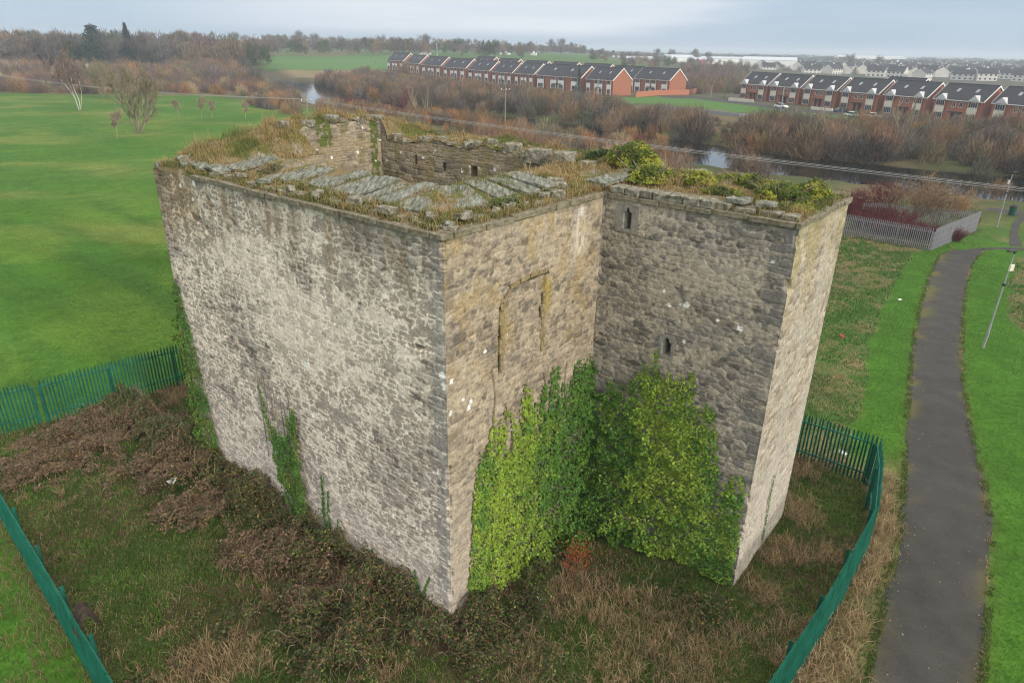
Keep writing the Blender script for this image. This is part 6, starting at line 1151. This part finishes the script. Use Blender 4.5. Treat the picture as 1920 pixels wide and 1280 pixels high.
for y0, xa, xb, st_ in ((148, 1640, 1915, 58), (144, 1500, 1915, 50), (140, 1400, 1915, 44), (136.5, 1480, 1915, 39), (133.5, 1420, 1915, 35), (130.5, 1500, 1915, 31), (128, 1560, 1915, 28), (125.5, 1600, 1915, 25), (123, 1590, 1915, 22), (120.5, 1600, 1915, 20), (118.5, 1680, 1915, 18)):
    x = xa + rp.uniform(0, st_)
    while x < xb: spots_.append((x + rp.uniform(-5, 5), y0 + rp.uniform(-1, 1) + .019 * (x - 1650))); x += st_ * rp.uniform(.8, 1.25)
for px, py in spots_:
    g_ = gp(px, py); dd_ = math.hypot(g_[0], g_[1])
    if dd_ < 285: g_ = g_ * (300 / dd_)
    gable_on = rp.random() < .38; rz = R(-28) + rp.choice([0, 0, .35, -.4]) + (math.pi / 2 if gable_on else 0) + rp.uniform(-.1, .1); lb = 'pale house with its gable end turned to view in the far estate' if gable_on else 'pale house under a long grey roof in the crowded far estate'
    sc_ = (rp.uniform(.9, 1.35), rp.uniform(1, 1.15), rp.uniform(.8, 1.0))
    if first: hp.location = (g_[0], g_[1], 0); hp.rotation_euler = (0, 0, rz); hp['label'] = lb; first = False
    else: dup(hp, (g_[0], g_[1], 0), rz, lb, sc_)
def shed(label, px, py, L, D, h, rz, wall, roof, rh=2.0):
    g_ = gp(px, py); t = thing('warehouse', label, 'warehouse', (g_[0], g_[1], 0), rz); bm = bmesh.new(); prism_x(bm, [(0, -.3), (D, -.3), (D, h), (D / 2, h + rh - .1), (0, h)], 0, L); bm_obj('wall', bm, wall, t); bm = bmesh.new(); prism_x(bm, [(-.3, h - .1), (D / 2, h + rh), (D + .3, h - .1), (D + .3, h + .15), (D / 2, h + rh + .25), (-.3, h + .15)], -.2, L + .2); bm_obj('roof', bm, roof, t)
    boxes('roller_door', [(L * .4, L * .4 + 4, -.06, -.005, 0, 4)], M_STEEL, t); return t
M_LROOF = mat_plain('pale_metal_roof', (.50, .53, .56), .5, 0, .3, .08); M_TEAL = mat_plain('teal_cladding', (.10, .42, .42), .6); M_REDC = mat_plain('red_cladding', (.50, .12, .10), .6)
shed('white warehouse with low roof left of the teal fronted one', 1150, 122, 46, 26, 7, 0, M_WHITE, M_LROOF); shed('warehouse with teal front panel and pale roof', 1238, 121, 12, 14, 7.5, 0, M_TEAL, M_LROOF); shed('bright white gabled warehouse beside the teal front', 1252, 122, 34, 30, 8, .15, M_WHITE, M_LROOF, 3); shed('low red clad unit between the white warehouses', 1296, 123, 18, 16, 6.5, 0, M_REDC, M_LROOF); shed('long grey roofed warehouse in the middle of the industrial estate', 1318, 122, 80, 40, 7.5, 0, M_WHITE, M_LROOF); shed('white warehouse with wide pale roof at the right of the industrial estate', 1392, 127, 55, 40, 8, -.3, M_WHITE, M_LROOF, 3); shed('long white building on the skyline above the far estate', 1570, 116, 130, 30, 10, -.15, M_WHITE, M_LROOF)
def cottage(label, px, py, dist, L, D, e, rdg, rz):
    p = top_h(px, py, dist); t = thing('white_cottage', label, 'house', (p[0], p[1], gz(p[0], p[1])), rz); t.scale = (.62, .62, .62); bm = bmesh.new(); prism_x(bm, [(0, -3), (D, -3), (D, e), (D / 2, rdg - .1), (0, e)], 0, L); bm_obj('wall', bm, M_WHITE, t); bm = bmesh.new(); prism_x(bm, [(-.3, e - .2), (D / 2, rdg), (D + .3, e - .2), (D + .3, e), (D / 2, rdg + .2), (-.3, e)], -.2, L + .2); bm_obj('roof', bm, M_SLATE, t)
    bm = bmesh.new(); prism_y(bm, [(L * .3, 0), (L * .3 + D * .8, 0), (L * .3 + D * .8, e * .9), (L * .3 + D * .4, rdg * .95), (L * .3, e * .9)], -2.5, D / 2); bm_obj('gable', bm, M_WHITE, t); boxes('window', [(L * .3 + 1.5 + k * 3, L * .3 + 3 + k * 3, -2.56, -2.505, 1, 2.4) for k in (0, 1)], M_GLASS, t); return t
cottage('white farmhouse with twin gables before the far tree line', 786, 98, 640, 15, 9, 3.5, 7, -.1); cottage('white house glimpsed among the trees under the cedar', 139, 90, 415, 11, 8, 4.5, 7, .3); cottage('white cottage beyond the long row of brick roofs', 938, 99, 700, 16, 8, 3, 6, .1); cottage('small white cottage right of the flat roofs on the horizon', 994, 101, 690, 9, 7, 3, 6, -.2)
# tall light column on the field, slim lamps of the estate
for lb, px, py, dist, h in (('tall floodlight column above the brick terrace', 819, 80, 430, 0), ('slim white lamp post at the left end of the brick terrace', 706, 118, 440, 0), ('slim white lamp post by the open green', 1336, 158, 290, 0), ('slim white lamp post before the second right hand house', 1471, 161, 232, 0), ('slim white lamp post before the end brick gable', 1123, 146, 270, 0)):
    p = top_h(px, py, dist); t = thing('lamp_post', lb, 'lamp', (p[0], p[1], 0)); tubes('pole', [((0, 0, -.1), (0, 0, p[2]), .14, .10)], M_STEEL if px != 819 else M_WHITE, t); boxes('lamp_head', [(-.9, .1, -.2, .2, p[2], p[2] + .25)], M_DARK, t)
def walker(label, px, py, rz):
    p = gpg(px, py)
    pts = [(0, 0, .92), (0, 0, 1.15), (0, .02, 1.42), (0, .02, 1.52), (0, .03, 1.68), (0, .03, 1.78), (-.2, 0, 1.42), (-.27, .02, 1.12), (-.25, .12, .86), (.2, 0, 1.42), (.27, -.02, 1.12), (.25, .05, .86), (-.1, 0, .88), (-.12, .12, .48), (-.12, .05, .06), (-.12, .2, .03), (.1, 0, .88), (.12, -.06, .48), (.12, -.22, .08), (.12, -.08, .03)]; ed = [(0, 1), (1, 2), (2, 3), (3, 4), (4, 5), (2, 6), (6, 7), (7, 8), (2, 9), (9, 10), (10, 11), (0, 12), (12, 13), (13, 14), (14, 15), (0, 16), (16, 17), (17, 18), (18, 19)]; rad = [.16, .16, .17, .07, .11, .08, .08, .06, .04, .08, .06, .04, .10, .075, .05, .04, .10, .075, .05, .04]
    me = bpy.data.meshes.new('person'); me.from_pydata(pts, ed, []); o = bpy.data.objects.new('person', me); C.objects.link(o); m_ = o.modifiers.new('skin', 'SKIN'); sv = me.skin_vertices[0].data
    for i, q in enumerate(rad): sv[i].radius = (q, q * .8)
    sv[0].use_root = True; o.modifiers.new('sub', 'SUBSURF').levels = 1; me.materials.append(M_CB if rz else M_DARK); o.location = p; o.rotation_euler = (0, 0, rz); return tag(o, label, 'person')
walker('person in black walking on the far field path, left of the pair', 623, 137, 0); walker('person in dark blue walking on the far field path, right of the pair', 631, 135.5, 1.2)

# ------------------------------------------------------------------ haze
m, n, l = new_mat('haze_air'); n.remove(n['Principled BSDF']); pv = n.new('ShaderNodeVolumePrincipled'); pv.inputs['Color'].default_value = (.80, .90, 1.0, 1); pv.inputs['Density'].default_value = .00036; pv.inputs['Anisotropy'].default_value = 0.1; l.new(pv.outputs[0], n['Material Output'].inputs['Volume'])
hz = boxes('haze', [(-9500, 9500, -100, 12500, -3.0, 36)], m); hz['kind'] = 'stuff'; hz['label'] = 'thin bluish winter haze over the plain'; hz['category'] = 'haze'

# mown lawn on the near left and dead leaves on the path
r = rng(121); n_ = 230000; x = r.uniform(-62, -4, n_); y = 25 + 60 * r.random(n_) ** 1.3; k = ~in_poly(x, y, FL) & (x < np.interp(y, [25, 40, 70, 90], [-17, -9, -14, -22])) & (np.abs(x) < .80 * y) & (r.random(n_) < 1 - sst(45, 84, y)); x, y = x[k], y[k]; n_ = len(x); cg = ground_col(x, y); sc_ = 1 + .025 * np.maximum(0, y - 25)
cl_ = (.7 + .6 * fbm(x / .5, y / .5, 122))[:, None]
ge = blades(np.stack([x, y, ground_z(x, y)], -1), r.uniform(.02, .045, n_) * sc_, r.uniform(.010, .018, n_) * sc_, r.uniform(.2, 1, n_), np.clip(jit(cg * 1.0, n_, r, .3) * cl_, .004, .9), np.clip(jit(cg * 1.5, n_, r, .35) * cl_, .004, .9), r)
tag(mesh_np('lawn_grass', ge[0], ge[1], M_BLADE, col=ge[2]), 'short mown grass of the big lawn left of the tower', 'grass', kind='stuff')
n_ = 420; y = 12 + 46 * r.random(n_) ** 1.4; s_ = r.random(n_); s_ = np.where(r.random(n_) < .6, np.where(r.random(n_) < .5, s_ * .15, 1 - s_ * .15), s_); x = np.interp(y, PLw[:, 1], PLw[:, 0]) * (1 - s_) + np.interp(y, PRw[:, 1], PRw[:, 0]) * s_
L = leaves(np.stack([x, y, np.full(n_, .035)], -1), nrm(r.normal(size=(n_, 3)) * .25 + [0, 0, 1]), r.uniform(.03, .09, n_), mixc(jit((.20, .13, .06), n_, r, .4), jit((.30, .28, .24), n_, r, .2), (r.random(n_) < .12).astype(float)), r)
tag(mesh_np('fallen_leaves', L[0], L[1], M_LEAF, col=L[2]), 'dead leaves and specks strewn on the tarmac footpath', 'leaves', kind='stuff')

# tufts creeping over both edges of the footpath
r = rng(131); n_ = 15000; y = 12.5 + 48 * r.random(n_) ** 1.4; sd_ = r.random(n_) < .5; x = np.where(sd_, np.interp(y, PLw[:, 1], PLw[:, 0]) + .12 - .3 * r.random(n_), np.interp(y, PRw[:, 1], PRw[:, 0]) - .12 + .3 * r.random(n_)); k = vnoise(x * 0 + sd_ * 9, y / .35, 132) > .42; x, y = x[k], y[k]; n_ = len(x); dr = (r.random(n_) < .3)[:, None]
ge = blades(np.stack([x, y, np.zeros(n_)], -1), r.uniform(.05, .15, n_), r.uniform(.008, .014, n_), r.uniform(.3, 1, n_), np.where(dr, jit((.18, .13, .06), n_, r), jit((.045, .105, .014), n_, r)), np.where(dr, jit((.34, .26, .13), n_, r), jit((.09, .18, .025), n_, r)), r)
tag(mesh_np('edge_tufts', ge[0], ge[1], M_BLADE, col=ge[2]), 'ragged grass tufts creeping over the edges of the footpath', 'grass', kind='stuff')
